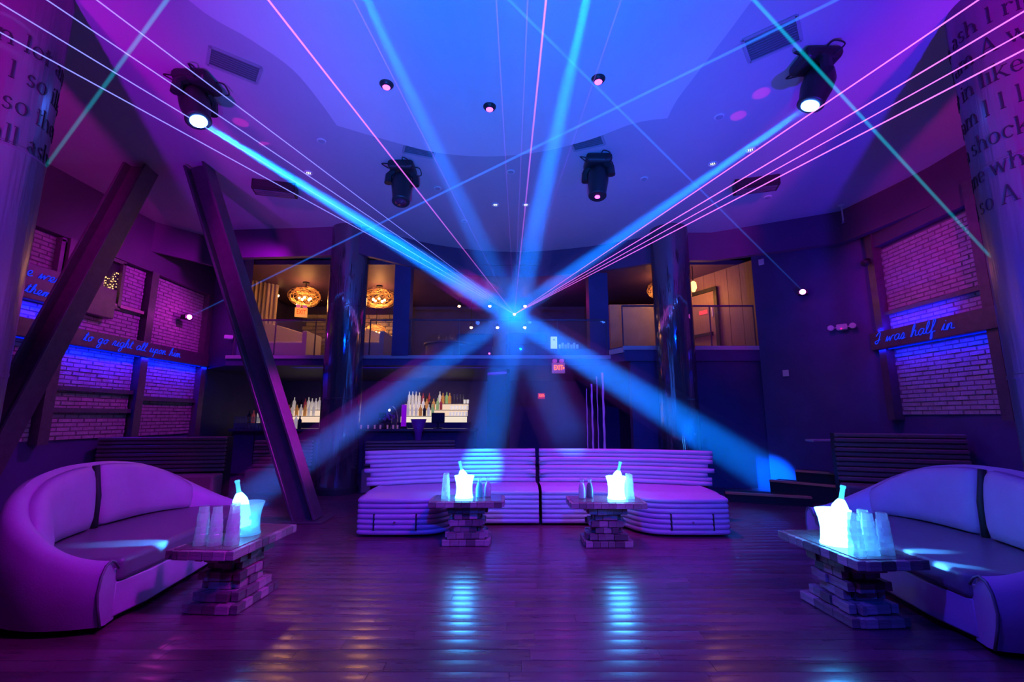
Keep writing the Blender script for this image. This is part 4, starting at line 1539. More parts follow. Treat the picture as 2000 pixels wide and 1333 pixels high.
SOFX, SOFY = 0.36, 6.46
tufted_unit(-1, 'tufted sofa unit of horizontal rolls nearer the slanted steel beam', (SOFX, SOFY, 0))
tufted_unit(1, 'tufted sofa unit of horizontal rolls nearer the platform steps', (SOFX, SOFY, 0))


# ------------------------------------------------------------------ curved leather tub sofas
def tub_sofa(label, loc, rz, mirror):
    """local: front edge along y at x=0, back towards -x; mirror = -1 makes the right-hand twin"""
    t = thing('leather_tub_sofa', label, 'sofa', loc, rz)
    D, HL = 0.98, 1.10
    ctrl = [(0.0, -HL), (-0.22, -HL - 0.02), (-0.48, -HL + 0.01), (-0.76, -HL + 0.14), (-0.95, -HL + 0.40), (-1.04, -HL + 0.75),
            (-1.06, 0.0), (-1.04, HL - 0.75), (-0.95, HL - 0.40), (-0.76, HL - 0.14), (-0.48, HL - 0.01), (-0.22, HL + 0.02), (0.0, HL)]
    path = smooth_path([(a * 0.94, b, 0) for a, b in ctrl], 5)
    n = len(path)
    nor = []
    for i, p in enumerate(path):
        d = path[min(i + 1, n - 1)] - path[max(i - 1, 0)]
        d.normalize()
        nv = Vector((d.y, -d.x, 0))
        c0 = Vector((-0.3, 0, 0))
        if (p - c0).dot(nv) < 0:
            nv = -nv
        nor.append(nv)

    def H(p):
        d = max(0.0, min(1.0, -p.x / 1.0))
        return 0.43 + 0.53 * (d ** 1.6)
    c = MB()
    prof_n = 11
    vs, fs = [], []
    for p, nv in zip(path, nor):
        h = H(p)
        thk = 0.13
        pr = [(-0.10, 0.03), (-0.03, 0.045), (0.015, 0.18), (0.03, h * 0.6), (0.015, h - 0.07), (-0.015, h - 0.02), (-0.06, h), (-0.105, h - 0.025), (-0.135, h - 0.08), (-0.17, 0.36), (-0.20, 0.03)]
        for (o_, z) in pr:
            q = p + nv * o_
            vs.append((q.x * 1.0, q.y * mirror, z))
    for i in range(n - 1):
        for k in range(prof_n):
            k2 = (k + 1) % prof_n
            fs.append((i * prof_n + k, i * prof_n + k2, (i + 1) * prof_n + k2, (i + 1) * prof_n + k))
    fs += [tuple(range(prof_n)), tuple((n - 1) * prof_n + k for k in range(prof_n))]
    c.add(vs, fs)
    c.build('shell', M_LEATHER, t, 50)
    # piping round the arm fronts
    for e in (0, n - 1):
        c = MB()
        p, nv = path[e], nor[e]
        pr = [(-0.03, 0.045), (0.015, 0.18), (0.03, 0.26), (0.015, 0.36), (-0.015, 0.41), (-0.06, 0.43), (-0.105, 0.405), (-0.14, 0.36)]
        pts = [Vector((0.004, (p + nv * o_).y * mirror, z)) for o_, z in pr]
        c.tube(pts, 0.008, 6)
        c.build('piping', M_SEATLEA, t, True)
    # seat cushion
    ins = [(p + nv * -0.15) for p, nv in zip(path, nor)]
    poly = [(min(q.x, -0.05), q.y) for q in ins if q.x < -0.02]
    fr_ = [(0.015, HL - 0.17), (0.05, HL * 0.6), (0.065, 0.0), (0.05, -HL * 0.6), (0.015, -HL + 0.17)]
    outline = [(x, y * mirror) for x, y in poly + fr_]
    if mirror < 0:
        outline = outline[::-1]
    c = MB()
    c.prism(outline, 0.27, 0.42)
    o = c.build('seat_cushion', M_SEATLEA, t, 40)
    bevel(o, 0.035, 4)
    # seat front panel
    c = MB()
    c.prism([(x, y * mirror) for x, y in ((-0.02, HL - 0.16), (0.035, HL * 0.6), (0.045, 0), (0.035, -HL * 0.6), (-0.02, -HL + 0.16), (-0.30, -HL + 0.2), (-0.30, HL - 0.2))], 0.045, 0.27)
    o = c.build('front_panel', M_LEATHER, t, 40)
    bevel(o, 0.015, 2)
    c = MB()
    c.prism([(x, y * mirror) for x, y in ((-0.06, HL - 0.2), (-0.06, -HL + 0.2), (-0.85, -HL + 0.4), (-0.85, HL - 0.4))], 0.0, 0.05)
    c.build('plinth', M_PLINTH, t)
    # black filler for the shade in the gap between the back cushions
    k_ = n // 2
    c = MB()
    p, nv = path[k_], nor[k_]
    c.tube([p + nv * -0.19 + Vector((0, 0, 0.40)), p + nv * -0.185 + Vector((0, 0, 0.68)), p + nv * -0.14 + Vector((0, 0, H(p) - 0.02))], 0.026, 8)
    c.v = [(x, y * mirror, z) for x, y, z in c.v]
    c.build('gap_shade', M_PLINTH, t, True)
    # two back cushions
    i0, i1 = 12, n - 13
    mid = (i0 + i1) / 2
    for (a, b) in ((i0, mid - 0.28), (mid + 0.28, i1)):
        c = MB()
        vs, fs = [], []
        ms = 16
        K = 6
        for s in range(ms + 1):
            f = lerp(a, b, s / ms)
            k = min(int(f), n - 2)
            p = path[k].lerp(path[k + 1], f - k)
            nv = nor[k].lerp(nor[k + 1], f - k).normalized()
            h = H(p)
            edge = 1 - abs(s / ms * 2 - 1) ** 14
            th = 0.045 + 0.075 * edge
            pr = [(-0.13, 0.40), (-0.13 - th * 1.1, 0.41), (-0.14 - th, 0.40 + (h - 0.40) * 0.4), (-0.12 - th * 0.95, h - 0.10), (-0.10 - th * 0.7, h - 0.015), (-0.07, h + 0.004)]
            for (o_, z) in pr:
                q = p + nv * o_
                vs.append((q.x, q.y * mirror, z))
        for s in range(ms):
            for k in range(K):
                k2 = (k + 1) % K
                fs.append((s * K + k, s * K + k2, (s + 1) * K + k2, (s + 1) * K + k))
        fs += [tuple(range(K)), tuple(ms * K + k for k in range(K))]
        c.add(vs, fs)
        o = c.build('back_cushion', M_LEATHER, t, True)
        s_ = o.modifiers.new('soft', 'SUBSURF')
        s_.levels = 1
        s_.render_levels = 1
    return t


tub_sofa('curved leather tub sofa below the neon brick, magenta lit', (-2.74, 4.17, 0), R(8), 1)
tub_sofa('curved leather tub sofa beside the printed letter column, blue lit', (2.90, 3.88, 0), R(180 - 9), 1)


# ------------------------------------------------------------------ block tables
BLK = []
for (sx, sz) in ((0.085, 0.062), (0.075, 0.062), (0.095, 0.062), (0.085, 0.068)):
    c = MB()
    c.cbox((0, 0, 0), (sx - 0.004, 0.05, sz - 0.004), 0.003)
    BLK.append(c.mesh('block', M_BLOCK))


def block_table(label, loc, rz, seed):
    rnd = random.Random(seed)
    t = thing('block_table', label, 'table', loc, rz, 'low tables of stacked wood blocks')
    L, Wd = 0.80, 0.46
    c = MB(); c.cbox((0, 0, 0.425), (L - 0.05, Wd - 0.05, 0.068), 0.004)
    c.build('tabletop', M_TOP, t)

    def ring(l, w_, z, skip=0.0, proud=0.012):
        x = -l / 2
        while x < l / 2 - 0.03:
            k = rnd.randrange(3)
            sx = (0.085, 0.075, 0.095)[k]
            sx = min(sx, l / 2 - x)
            for s in (-1, 1):
                put('block', BLK[k], t, (x + sx / 2, s * (w_ / 2 - 0.02 + rnd.uniform(0, proud)), z), (0, 0, 0)).scale = (sx / (0.085, 0.075, 0.095)[k], 1, 1)
            x += sx
        y = -w_ / 2 + 0.045
        while y < w_ / 2 - 0.05:
            k = rnd.randrange(3)
            sx = (0.085, 0.075, 0.095)[k]
            sx = min(sx, w_ / 2 - 0.045 - y)
            for s in (-1, 1):
                put('block', BLK[k], t, (s * (l / 2 - 0.02 + rnd.uniform(0, proud)), y + sx / 2, z), (0, 0, R(90))).scale = (sx / (0.085, 0.075, 0.095)[k], 1, 1)
            y += sx
    ring(L, Wd, 0.425, 0, 0.008)
    # foot plate
    c = MB(); c.cbox((0, 0, 0.031), (0.44, 0.32, 0.06), 0.003); c.build('foot_plate', M_BLOCK, t)
    ring(0.50, 0.38, 0.032, 0, 0.008)
    # stacked stem: layers alternately longer and shorter
    dims = [(0.40, 0.30), (0.27, 0.25), (0.36, 0.27), (0.26, 0.24), (0.40, 0.30)]
    for i, (l, w_) in enumerate(dims):
        z = 0.096 + i * 0.0645
        c = MB(); c.cbox((rnd.uniform(-0.01, 0.01), rnd.uniform(-0.01, 0.01), z), (l - 0.06, w_ - 0.06, 0.0645), 0.002); c.build('core_block', M_BLOCK, t)
        ring(l, w_, z, 0, 0.03)
    return t


block_table('block table in front of the magenta lit tub sofa', (-2.08, 3.66, 0), R(90 - 4), 1)
block_table('block table in front of the blue lit tub sofa', (2.38, 3.45, 0), R(90 + 3), 2)
block_table('block table with two carafes beyond its ice bucket, nearer the slanted beam', (-0.49, 5.28, 0), R(0), 3)
block_table('block table with white and dark carafes, nearer the platform steps', (1.02, 5.22, 0), R(0), 4)
TZ = 0.46


# ------------------------------------------------------------------ ice buckets, bottles, glasses, carafes
def bucket(label, loc, soft, s=1.0):
    t = thing('ice_bucket', label, 'ice bucket', loc, 0, 'glowing ice buckets')
    c = MB()
    c.lathe([(0.092, 0), (0.096, 0.012), (0.090, 0.05), (0.087, 0.11), (0.094, 0.17), (0.112, 0.235), (0.108, 0.235), (0.090, 0.17), (0.083, 0.11), (0.085, 0.05), (0.086, 0.02)], 40, None, False)
    c.build('shell', M_BUCKET_SOFT if soft else M_BUCKET, t, True)
    c = MB()
    c.lathe([(0.100, 0.0), (0.100, 0.010), (0.09, 0.014)], 40)
    c.build('base', M_BUCKET_SOFT if soft else M_BUCKET, t, 40)
    c = MB()
    rnd = random.Random(int(loc[0] * 100))
    for i in range(46):
        a, r_ = rnd.uniform(0, 2 * pi), 0.068 * math.sqrt(rnd.random())
        M = Matrix.Translation((r_ * cos(a), r_ * sin(a), 0.035 + rnd.uniform(0, 0.11))) @ Euler((rnd.random() * 3, rnd.random() * 3, rnd.random() * 3)).to_matrix().to_4x4()
        c.cbox((0, 0, 0), (0.028, 0.028, 0.028), 0.004, M)
    stuff(c.build('ice', M_ICE_SOFT if soft else M_ICE, t))
    return t


def lit_bottle(label, loc, tilt_x, tilt_y):
    t = thing('champagne_bottle', label, 'bottle', loc, 0, 'bottles leaning in the ice buckets')
    t.rotation_euler = (tilt_x, tilt_y, 0)
    c = MB()
    c.lathe([(0.050, 0.0), (0.056, 0.01), (0.056, 0.180), (0.050, 0.212), (0.032, 0.245), (0.020, 0.262)], 28)
    c.build('body', M_BOTTLE, t, True)
    c = MB()
    c.lathe([(0.0175, 0.258), (0.0155, 0.285), (0.0150, 0.340), (0.0185, 0.342), (0.0185, 0.356), (0.0150, 0.360)], 20)
    c.build('neck', M_BOTNECK, t, True)
    return t


BL, BR_, BCL, BCR = (-2.045, 3.70, TZ), (2.30, 3.42, TZ), (-0.535, 5.30, TZ), (1.155, 5.24, TZ)
bucket('clear cyan ice bucket on the table before the magenta lit sofa', BL, True)
bucket('glowing white ice bucket on the table before the blue lit sofa', BR_, False)
bucket('glowing ice bucket beside the teal carafe on the tufted sofa table', BCL, False)
bucket('glowing ice bucket touching the glass stack on the tufted sofa table', BCR, False)
lit_bottle('glowing bottle leaning in the clear cyan ice bucket', (BL[0] - 0.005, BL[1] - 0.03, TZ + 0.055), R(-3), R(-16))
lit_bottle('glowing bottle leaning in the bucket before the blue lit sofa', (BR_[0] - 0.01, BR_[1] - 0.02, TZ + 0.055), R(-3), R(17))
lit_bottle('glowing bottle leaning in the bucket beside the teal carafe', (BCL[0] + 0.03, BCL[1], TZ + 0.045), R(0), R(-14))
lit_bottle('glowing bottle leaning in the bucket touching the glass stack', (BCR[0] - 0.03, BCR[1], TZ + 0.045), R(0), R(14))
# spots added beside the buckets to throw bright patches on the sofa seats
spot('seat_patch_spot', (-2.20, 3.66, TZ + 0.13), (-2.72, 3.60, 0.42), (0.03, 0.40, 1.0), 220, 20, 0.5, 0.02)
spot('seat_patch_spot', (2.42, 3.42, TZ + 0.14), (2.86, 3.39, 0.42), (0.06, 0.45, 1.0), 220, 16, 0.5, 0.02)
spot('seat_patch_spot', (2.40, 3.34, TZ + 0.14), (2.78, 3.10, 0.41), (0.06, 0.45, 1.0), 220, 14, 0.5, 0.02)

# faceted tumbler, upside down; its outside is fluted in two bands
def tumbler_mesh():
    c = MB()
    n = 24
    prof = [(0.0345, 0.118), (0.0365, 0.112), (0.0385, 0.075), (0.0425, 0.070), (0.0440, 0.030), (0.0470, 0.026), (0.0490, 0.0)]
    vs, fs = [], []
    allp = [(0.001, 0.118)] + prof
    for k, (r, z) in enumerate(allp):
        for i in range(n):
            t = 2 * pi * i / n
            rr = r * (1.0 if k in (0, 7) or k > 7 else (1 + 0.045 * cos(t * 8)))
            vs.append((rr * cos(t), rr * sin(t), z))
    for k in range(len(allp) - 1):
        for i in range(n):
            j = (i + 1) % n
            fs.append((k * n + i, k * n + j, (k + 1) * n + j, (k + 1) * n + i))
    c.add(vs, fs)
    return c.mesh('tumbler', M_TUMBLER, 30)


TUM = tumbler_mesh()
TIER = ['lowest', 'second', 'third', 'top']


def glass_stack(x, y, where, group, tiers=4):
    for k in range(tiers):
        s = 1.0 - 0.055 * k
        o = put('tumbler', TUM, None, (x, y, TZ + 0.001 + 0.047 * k), (0, 0, random.uniform(0, 1)))
        o.scale = (s, s, 1.0)
        tag(o, '%s tumbler of the stack %s' % (TIER[k], where), 'glass', group)


GA = 'tumblers stacked before the magenta lit sofa'
glass_stack(-2.195, 3.40, 'at the sofa-side corner of the magenta sofa table', GA)
glass_stack(-2.092, 3.39, 'at the middle front of the magenta sofa table', GA)
glass_stack(-1.985, 3.41, 'at the floor-side corner of the magenta sofa table', GA)
glass_stack(-2.035, 3.505, 'just in front of the cyan ice bucket', GA)
GB = 'tumblers stacked before the blue lit sofa'
glass_stack(2.255, 3.16, 'nearest the lit bucket front on the blue sofa table', GB)
glass_stack(2.355, 3.17, 'second from the lit bucket on the blue sofa table', GB)
glass_stack(2.460, 3.18, 'closest to the seat on the blue sofa table', GB)
glass_stack(2.405, 3.275, 'behind the front row on the blue sofa table', GB)
GC = 'tumblers stacked beside the tufted sofa buckets'
glass_stack(-0.735, 5.24, 'alone beside the bucket at the table end near the beam', GC)
glass_stack(-0.745, 5.345, 'behind another at the table end near the beam', GC)
glass_stack(1.300, 5.22, 'in front at the table end near the platform steps', GC)
glass_stack(1.310, 5.325, 'behind another at the table end near the platform steps', GC)


def carafe(label, loc, liquid, glassm, fill=0.15):
    t = thing('carafe', label, 'carafe', loc, 0, 'glass carafes on the tufted sofa tables')
    c = MB()
    c.lathe([(0.036, 0), (0.041, 0.01), (0.041, 0.095), (0.033, 0.135), (0.020, 0.165), (0.019, 0.185), (0.028, 0.215), (0.026, 0.215), (0.017, 0.185), (0.018, 0.163), (0.030, 0.135), (0.038, 0.095), (0.038, 0.008)], 24, None, False)
    c.build('glass', glassm, t, True)
    c = MB()
    c.lathe([(0.035, 0.006), (0.0375, 0.012), (0.0375, 0.095), (0.0300, 0.134), (0.019, 0.160), (0.001, 0.162)], 20)
    c.build('drink', liquid, t, True)


M_TEAL = mat('carafe_teal', (0.05, 0.45, 0.5), 0.3, emit=(0.0, 0.4, 0.6), estr=0.15)
carafe('teal glowing carafe next to the ice bucket', (-0.365, 5.30, TZ), M_TEAL, M_CLEAR)
carafe('pale carafe standing behind the teal one at the table edge', (-0.275, 5.36, TZ), M_MILK, M_CLEAR)
carafe('white milk carafe on the table near the platform steps', (0.775, 5.24, TZ), M_MILK, M_CLEAR)
carafe('dark juice carafe beside the white milk carafe', (0.865, 5.27, TZ), M_JUICE, M_CLEAR)


# ------------------------------------------------------------------ ceiling equipment
def moving_head(label, base, lens, lensm, lr=0.08):
    base, lens = Vector(base), Vector(lens)
    t = thing('moving_head_light', label, 'stage light', base, 0, 'moving head lights on the ceiling')
    c = MB()
    c.cbox((0, 0, -0.07), (0.36, 0.32, 0.14), 0.03)
    bevel(c.build('base', M_BLACK, t), 0.02)
    loc = lens - base
    head_dir = loc - Vector((0, 0, -0.30))
    if head_dir.length < 0.05:
        head_dir = Vector((0, -0.1, -0.3))
    hd = head_dir.normalized()
    piv = Vector((0, 0, -0.32))
    side = hd.cross(Vector((0, 0, 1)))
    if side.length < 0.1:
        side = Vector((1, 0, 0))
    side.normalize()
    for s in (-1, 1):
        c = MB()
        c.tube([side * 0.12 * s + Vector((0, 0, -0.13)), side * 0.19 * s + Vector((0, 0, -0.2)), side * 0.19 * s + piv], [0.05, 0.05, 0.06], 8)
        c.build('yoke_arm', M_BLACK, t, 40)
    M = Matrix.Translation(piv) @ hd.to_track_quat('Z', 'Y').to_matrix().to_4x4()
    L = max(0.20, (loc - piv).length)
    c = MB()
    c.lathe([(0.02, -0.17), (0.11, -0.15), (0.145, -0.06), (0.145, 0.05), (0.12, L * 0.75), (0.125, L - 0.01), (0.115, L)], 24, M)
    c.build('head', M_BLACK, t, 40)
    c = MB()
    c.lathe([(0.0001, L - 0.005), (lr, L - 0.004), (lr, L + 0.006), (0.0001, L + 0.02)], 24, M, False)
    c.build('lens', lensm, t, True)
    for i in range(4):
        a = 1.5 * i + 0.4
        c = MB()
        p0 = Vector((0.15 * cos(a), 0.12 * sin(a), -0.02))
        c.tube(smooth_path([p0, p0 + Vector((0.10 * cos(a), 0.10 * sin(a), 0.0)), p0 + Vector((0.16 * cos(a + 0.5), 0.16 * sin(a + 0.5), -0.06)), p0 + Vector((0.06 * cos(a + 0.8), 0.07 * sin(a + 0.8), -0.10))], 5), 0.008, 5)
        c.build('cable', M_BLACK, t, True)
    return t


M_LENSD = mat('dark_lens', (0.02, 0.02, 0.05), 0.05, emit=(0.4, 0.0, 0.6), estr=0.02)
moving_head('moving head light over the neon brick wall, beam lit', (-3.42, 4.42, 5.0), HEAD_L, M_LENSB)
moving_head('moving head light above the printed letter column, beam lit', (3.10, 4.12, 5.0), HEAD_R, M_LENSB)
moving_head('dark moving head light hanging unlit over the slanted beam side', (-1.60, 6.15, 5.0), (-1.58, 6.05, 4.36), M_LENSD)
moving_head('moving head light glowing magenta straight down over the tufted sofa', (1.22, 5.98, 5.0), (1.19, 5.93, 4.38), M_LENSM, 0.035)
moving_head('moving head light above the photographer on the brick side', (-1.33, 2.40, 5.0), HEAD_TL, M_LENSB)
moving_head('moving head light above the photographer on the column side', (0.70, 2.40, 5.0), HEAD_TR, M_LENSB)
spot('magenta_head', (1.19, 5.90, 4.33), (1.5, 6.6, 0.0), (0.8, 0.0, 0.9), 320, 60, 0.8, 0.05)

for i, (x, y, z, lab) in enumerate(((-1.36, 4.41, 4.90, 'pink ceiling spot on the brick side of the ceiling cloud'), (-0.26, 4.77, 4.90, 'pink ceiling spot at the middle of the ceiling cloud'), (0.92, 4.33, 4.90, 'pink ceiling spot brightest, on the column side of the ceiling cloud'))):
    t = thing('ceiling_spot', lab, 'ceiling light', (x, y, z), 0, 'pink spots in the ceiling cloud')
    c = MB(); c.lathe([(0.075, 0.012), (0.075, 0.0), (0.06, -0.02), (0.045, -0.03)], 20); c.build('ring', M_BLACK, t, 40)
    c = MB(); c.lathe([(0.001, -0.045), (0.038, -0.035), (0.042, -0.028)], 18, None, False); c.build('lamp', M_LENSM, t, True)
    spot('pink_spot', (x, y, z - 0.06), (x * 1.1, y + 0.3, 0), (0.7, 0.0, 0.6), 60, 80, 0.9, 0.03)

for i, (x, y, lab) in enumerate(((-3.08, 6.38, 'star downlight beside the long blue beam'), (-0.29, 7.43, 'star downlight left of the laser fan centre'), (0.24, 7.43, 'star downlight crossed by the brightest laser'),
                                 (2.93, 6.13, 'star downlight nearer the magenta head, column side'), (3.30, 5.78, 'star downlight farther along the column side beam'))):
    t = thing('star_downlight', lab, 'ceiling light', (x, y, ZC), 0, 'star downlights in the ceiling')
    c = MB(); c.lathe([(0.065, 0.0), (0.065, -0.012), (0.05, -0.016), (0.045, -0.004)], 20, None, False); c.build('ring', M_WHITEP, t, 40)
    c = MB(); c.lathe([(0.0445, -0.003), (0.0001, -0.003)], 18, None, False); c.build('plate', M_BLACK, t)
    for k in range(7):
        a = 2 * pi * k / 6
        r_ = 0 if k == 6 else 0.027
        c = MB(); c.lathe([(0.0095, -0.004), (0.008, -0.009), (0.0001, -0.010)], 8, Matrix.Translation((r_ * cos(a), r_ * sin(a), 0)), False); c.build('led', M_LEDW, t, True)
for i, (x, y, lab) in enumerate(((-2.55, 5.57, 'white ceiling speaker disc beside the pink spill on the brick side'), (2.55, 5.07, 'white ceiling speaker disc beside the pink spill on the column side'), (-0.02, 6.35, 'white ceiling disc between the two middle moving heads'),
                                 (2.05, 6.55, 'white ceiling disc beyond the magenta head'), (-1.2, 6.85, 'white ceiling disc behind the unlit head'), (4.3, 7.15, 'white ceiling disc near the black ceiling box'), (-0.9, 8.1, 'white ceiling disc near the laser fan'))):
    t = thing('ceiling_disc', lab, 'ceiling fixture', (x, y, ZC), 0, 'white discs in the ceiling')
    c = MB(); c.lathe([(0.06, 0.0), (0.06, -0.010), (0.045, -0.014)], 20, None, False); c.build('ring', M_WHITEP, t, 40)
    c = MB(); c.lathe([(0.045, -0.010), (0.0001, -0.012)], 16, None, False); c.build('grille', mat('disc_grey', (0.4, 0.4, 0.45), 0.5), t, 40)


def vent(label, x, y, z, rz, sx, sy):
    t = thing('ceiling_vent', label, 'vent', (x, y, z), rz, 'vents in the ceiling')
    c = MB()
    for (a, b, w_, h_) in ((0, sy / 2, sx, 0.03), (0, -sy / 2, sx, 0.03), (sx / 2, 0, 0.03, sy), (-sx / 2, 0, 0.03, sy)):
        c.box((a, b, -0.006), (w_, h_, 0.012))
    c.build('frame', mat('vent_frame', (0.35, 0.35, 0.4), 0.5), t)
    c = MB(); c.box((0, 0, -0.002), (sx - 0.02, sy - 0.02, 0.003)); c.build('backing', mat('vent_dark', (0.12, 0.12, 0.15), 0.6), t)
    n_ = int(sy / 0.035)
    for i in range(n_):
        c = MB(); c.box((0, 0, 0), (sx - 0.03, 0.018, 0.004)); c.build('slat', mat('vent_slat', (0.22, 0.22, 0.26), 0.5), t, False, (0, -sy / 2 + (i + 0.7) * sy / (n_ + 0.4), -0.008), (R(35), 0, 0))


vent('large grey ceiling vent near the beam lit head over the brick wall', -2.92, 4.25, ZC, R(38), 0.46, 0.30)
vent('large grey ceiling vent above the printed letter column side', 2.55, 3.92, ZC, R(-38), 0.46, 0.36)
vent('small grey ceiling vent near the unlit moving head', -1.29, 5.66 + 0.15, ZC, R(20), 0.42, 0.22)
vent('small grey ceiling vent near the magenta moving head', 1.02, 5.62, ZC, R(-22), 0.42, 0.24)

for (x, y, rz, lab) in ((-3.75, 6.72, R(14), 'black strip light box on the ceiling near the polished bar column'), (3.80, 6.60, R(-16), 'black strip light box on the ceiling near the platform column')):
    t = thing('strip_light_box', lab, 'ceiling light', (x, y, ZC), rz, 'black strip light boxes')
    c = MB(); c.box((0, 0, -0.15), (0.62, 0.24, 0.03)); c.box((0, 0.11, -0.08), (0.62, 0.02, 0.14)); c.box((0, -0.11, -0.08), (0.62, 0.02, 0.14)); c.box((0.30, 0, -0.08), (0.02, 0.24, 0.14)); c.box((-0.30, 0, -0.08), (0.02, 0.24, 0.14)); c.build('housing', M_BLACK, t)
    c = MB(); c.box((0, 0, -0.168), (0.56, 0.17, 0.008)); c.build('glass', mat('strip_glass', (0.03, 0.03, 0.06), 0.1, emit=(0.05, 0.05, 0.6), estr=0.12), t)
    for k in range(4):
        c = MB(); c.box((0, -0.066 + k * 0.044, -0.176), (0.56, 0.008, 0.010)); c.build('fin', M_STEEL, t)
    c = MB(); c.box((0, 0, -0.01), (0.2, 0.06, 0.04)); c.build('bracket', M_BLACK, t)


# small wall fixtures
def wall_laser(label, loc, rz):
    t = thing('wall_laser', label, 'projector', loc, rz)
    c = MB(); c.cbox((0, 0.04, 0), (0.16, 0.14, 0.09), 0.01); c.build('body', M_BLACK, t)
    c = MB(); c.box((0, 0.14, 0), (0.06, 0.10, 0.06)); c.build('bracket', M_STEEL, t)
    c = MB(); c.lathe([(0.05, 0), (0.045, 0.015), (0.001, 0.02)], 16, Matrix.Translation((0, -0.03, 0)) @ Matrix.Rotation(R(90), 4, 'X'), False); c.build('aperture', mat_emit('laser_pink', (1.0, 0.12, 0.85), 20), t, True)


wall_laser('small laser box glowing pink on the brick wall', (-6.62, 9.10, 3.36), R(90 - 20))
wall_laser('small laser box glowing pink on the dark angled wall', (5.42, 8.22, 3.64), R(-35))
point('laser_box_glow', (-6.45, 9.02, 3.38), (1.0, 0.05, 0.9), 4, 0.04)
AW = R(-46)
t = thing('emergency_light', 'white twin head emergency light on the dark angled wall', 'light', (5.86, 7.93, 2.92), AW)
c = MB(); c.cbox((0, 0, 0), (0.16, 0.06, 0.11), 0.015); c.build('housing', M_WHITEP, t)
for s in (-1, 1):
    c = MB(); c.lathe([(0.02, 0), (0.05, 0.02), (0.05, 0.05), (0.04, 0.055), (0.001, 0.05)], 18, Matrix.Translation((s * 0.16, 0.0, 0)) @ Matrix.Rotation(R(90), 4, 'X'), False); c.build('lamp_head', M_WHITEP, t, 40)
    c = MB(); c.bar((s * 0.08, 0, 0), (s * 0.13, 0, 0), 0.012); c.build('arm', M_WHITEP, t)
c = MB(); c.sphere((-0.01, -0.033, -0.03), 0.009, 8, 6); c.build('led', mat_emit('led_red', (1, 0, 0.1), 6), t)
for (x, y, z, lab) in ((5.22, 8.66, 2.17, 'white switch plate low on the dark angled wall'), (5.06, 8.85, 4.45, 'small white plate high beside the timber bay')):
    t = thing('switch_plate', lab, 'switch', (x, y, z), AW)
    c = MB(); c.cbox((0, 0, 0), (0.10, 0.015, 0.12), 0.004); c.build('plate', M_WHITEP, t)
    for s in (-1, 1):
        c = MB(); c.box((s * 0.02, -0.01, 0), (0.02, 0.01, 0.05)); c.build('rocker', M_WHITEP, t)
t = thing('sprinkler', 'pendant sprinkler near the dark angled wall', 'sprinkler', (5.75, 7.45, 5.0))
c = MB(); c.bar((0, 0, 0), (0, 0, -0.30), 0.012); c.lathe([(0.05, -0.01), (0.05, 0.0)], 14); c.build('pipe', M_WHITEP, t)
c = MB(); c.lathe([(0.02, -0.30), (0.025, -0.33), (0.05, -0.35), (0.05, -0.355)], 14); c.build('head', M_CHROME, t)
t = thing('security_camera', 'small white camera on the dark wall above the slanted beam', 'camera', (-6.0, 9.50, 3.0), R(30))
c = MB(); c.cbox((0, -0.06, 0), (0.16, 0.12, 0.09), 0.015); c.build('body', M_WHITEP, t)
c = MB(); c.bar((0, 0, 0), (0, 0.06, 0), 0.015); c.build('mount', M_WHITEP, t)
t = thing('wall_spotlight', 'small dark spotlight mounted at the brick bay corner', 'light', (6.12, 7.50, 4.0), R(-60))
c = MB(); c.lathe([(0.05, 0), (0.06, 0.14), (0.03, 0.16)], 16, Matrix.Rotation(R(120), 4, 'X')); c.build('can', M_BLACK, t, 40)
c = MB(); c.bar((0, 0, 0), (0, 0.14, 0.02), 0.012); c.build('arm', M_BLACK, t)


# ------------------------------------------------------------------ laser beams: glowing tubes standing for haze-scattered light, running to whatever they hit
LAS_P = mat_laser('laser_pink_violet', (0.85, 0.16, 1.0), 1.7)
LAS_F = mat_laser('laser_faint_violet', (0.35, 0.10, 1.0), 0.6)
LAS_B = mat_laser('laser_sky', (0.22, 0.24, 1.0), 1.3)
LAS_T = mat_laser('laser_teal', (0.0, 0.32, 0.45), 0.5)
LAS_C = mat_laser('laser_blue', (0.02, 0.17, 1.0), 0.95)


def to_bounds(a, d):
    """length along d until the room shell is met"""
    best = 60.0
    for ax, lo, hi in ((0, XL, XR), (1, -3.0, 13.6), (2, 0.0, ZC)):
        if d[ax] > 1e-6:
            best = min(best, (hi - a[ax]) / d[ax])
        elif d[ax] < -1e-6:
            best = min(best, (lo - a[ax]) / d[ax])
    return best


def laser(label, a, through, m, r, cat='laser beam', group=None, stop=None):
    a, b = Vector(a), Vector(through)
    d = (b - a).normalized()
    L = stop if stop else to_bounds(a, d) - 0.01
    c = MB()
    k = 10
    c.tube([a + d * L * i / k - a for i in range(k + 1)], r, 12, None, False)
    o = c.build('laser_ray', m, None, True, a)
    o.visible_shadow = True
    return tag(o, label, cat, group)


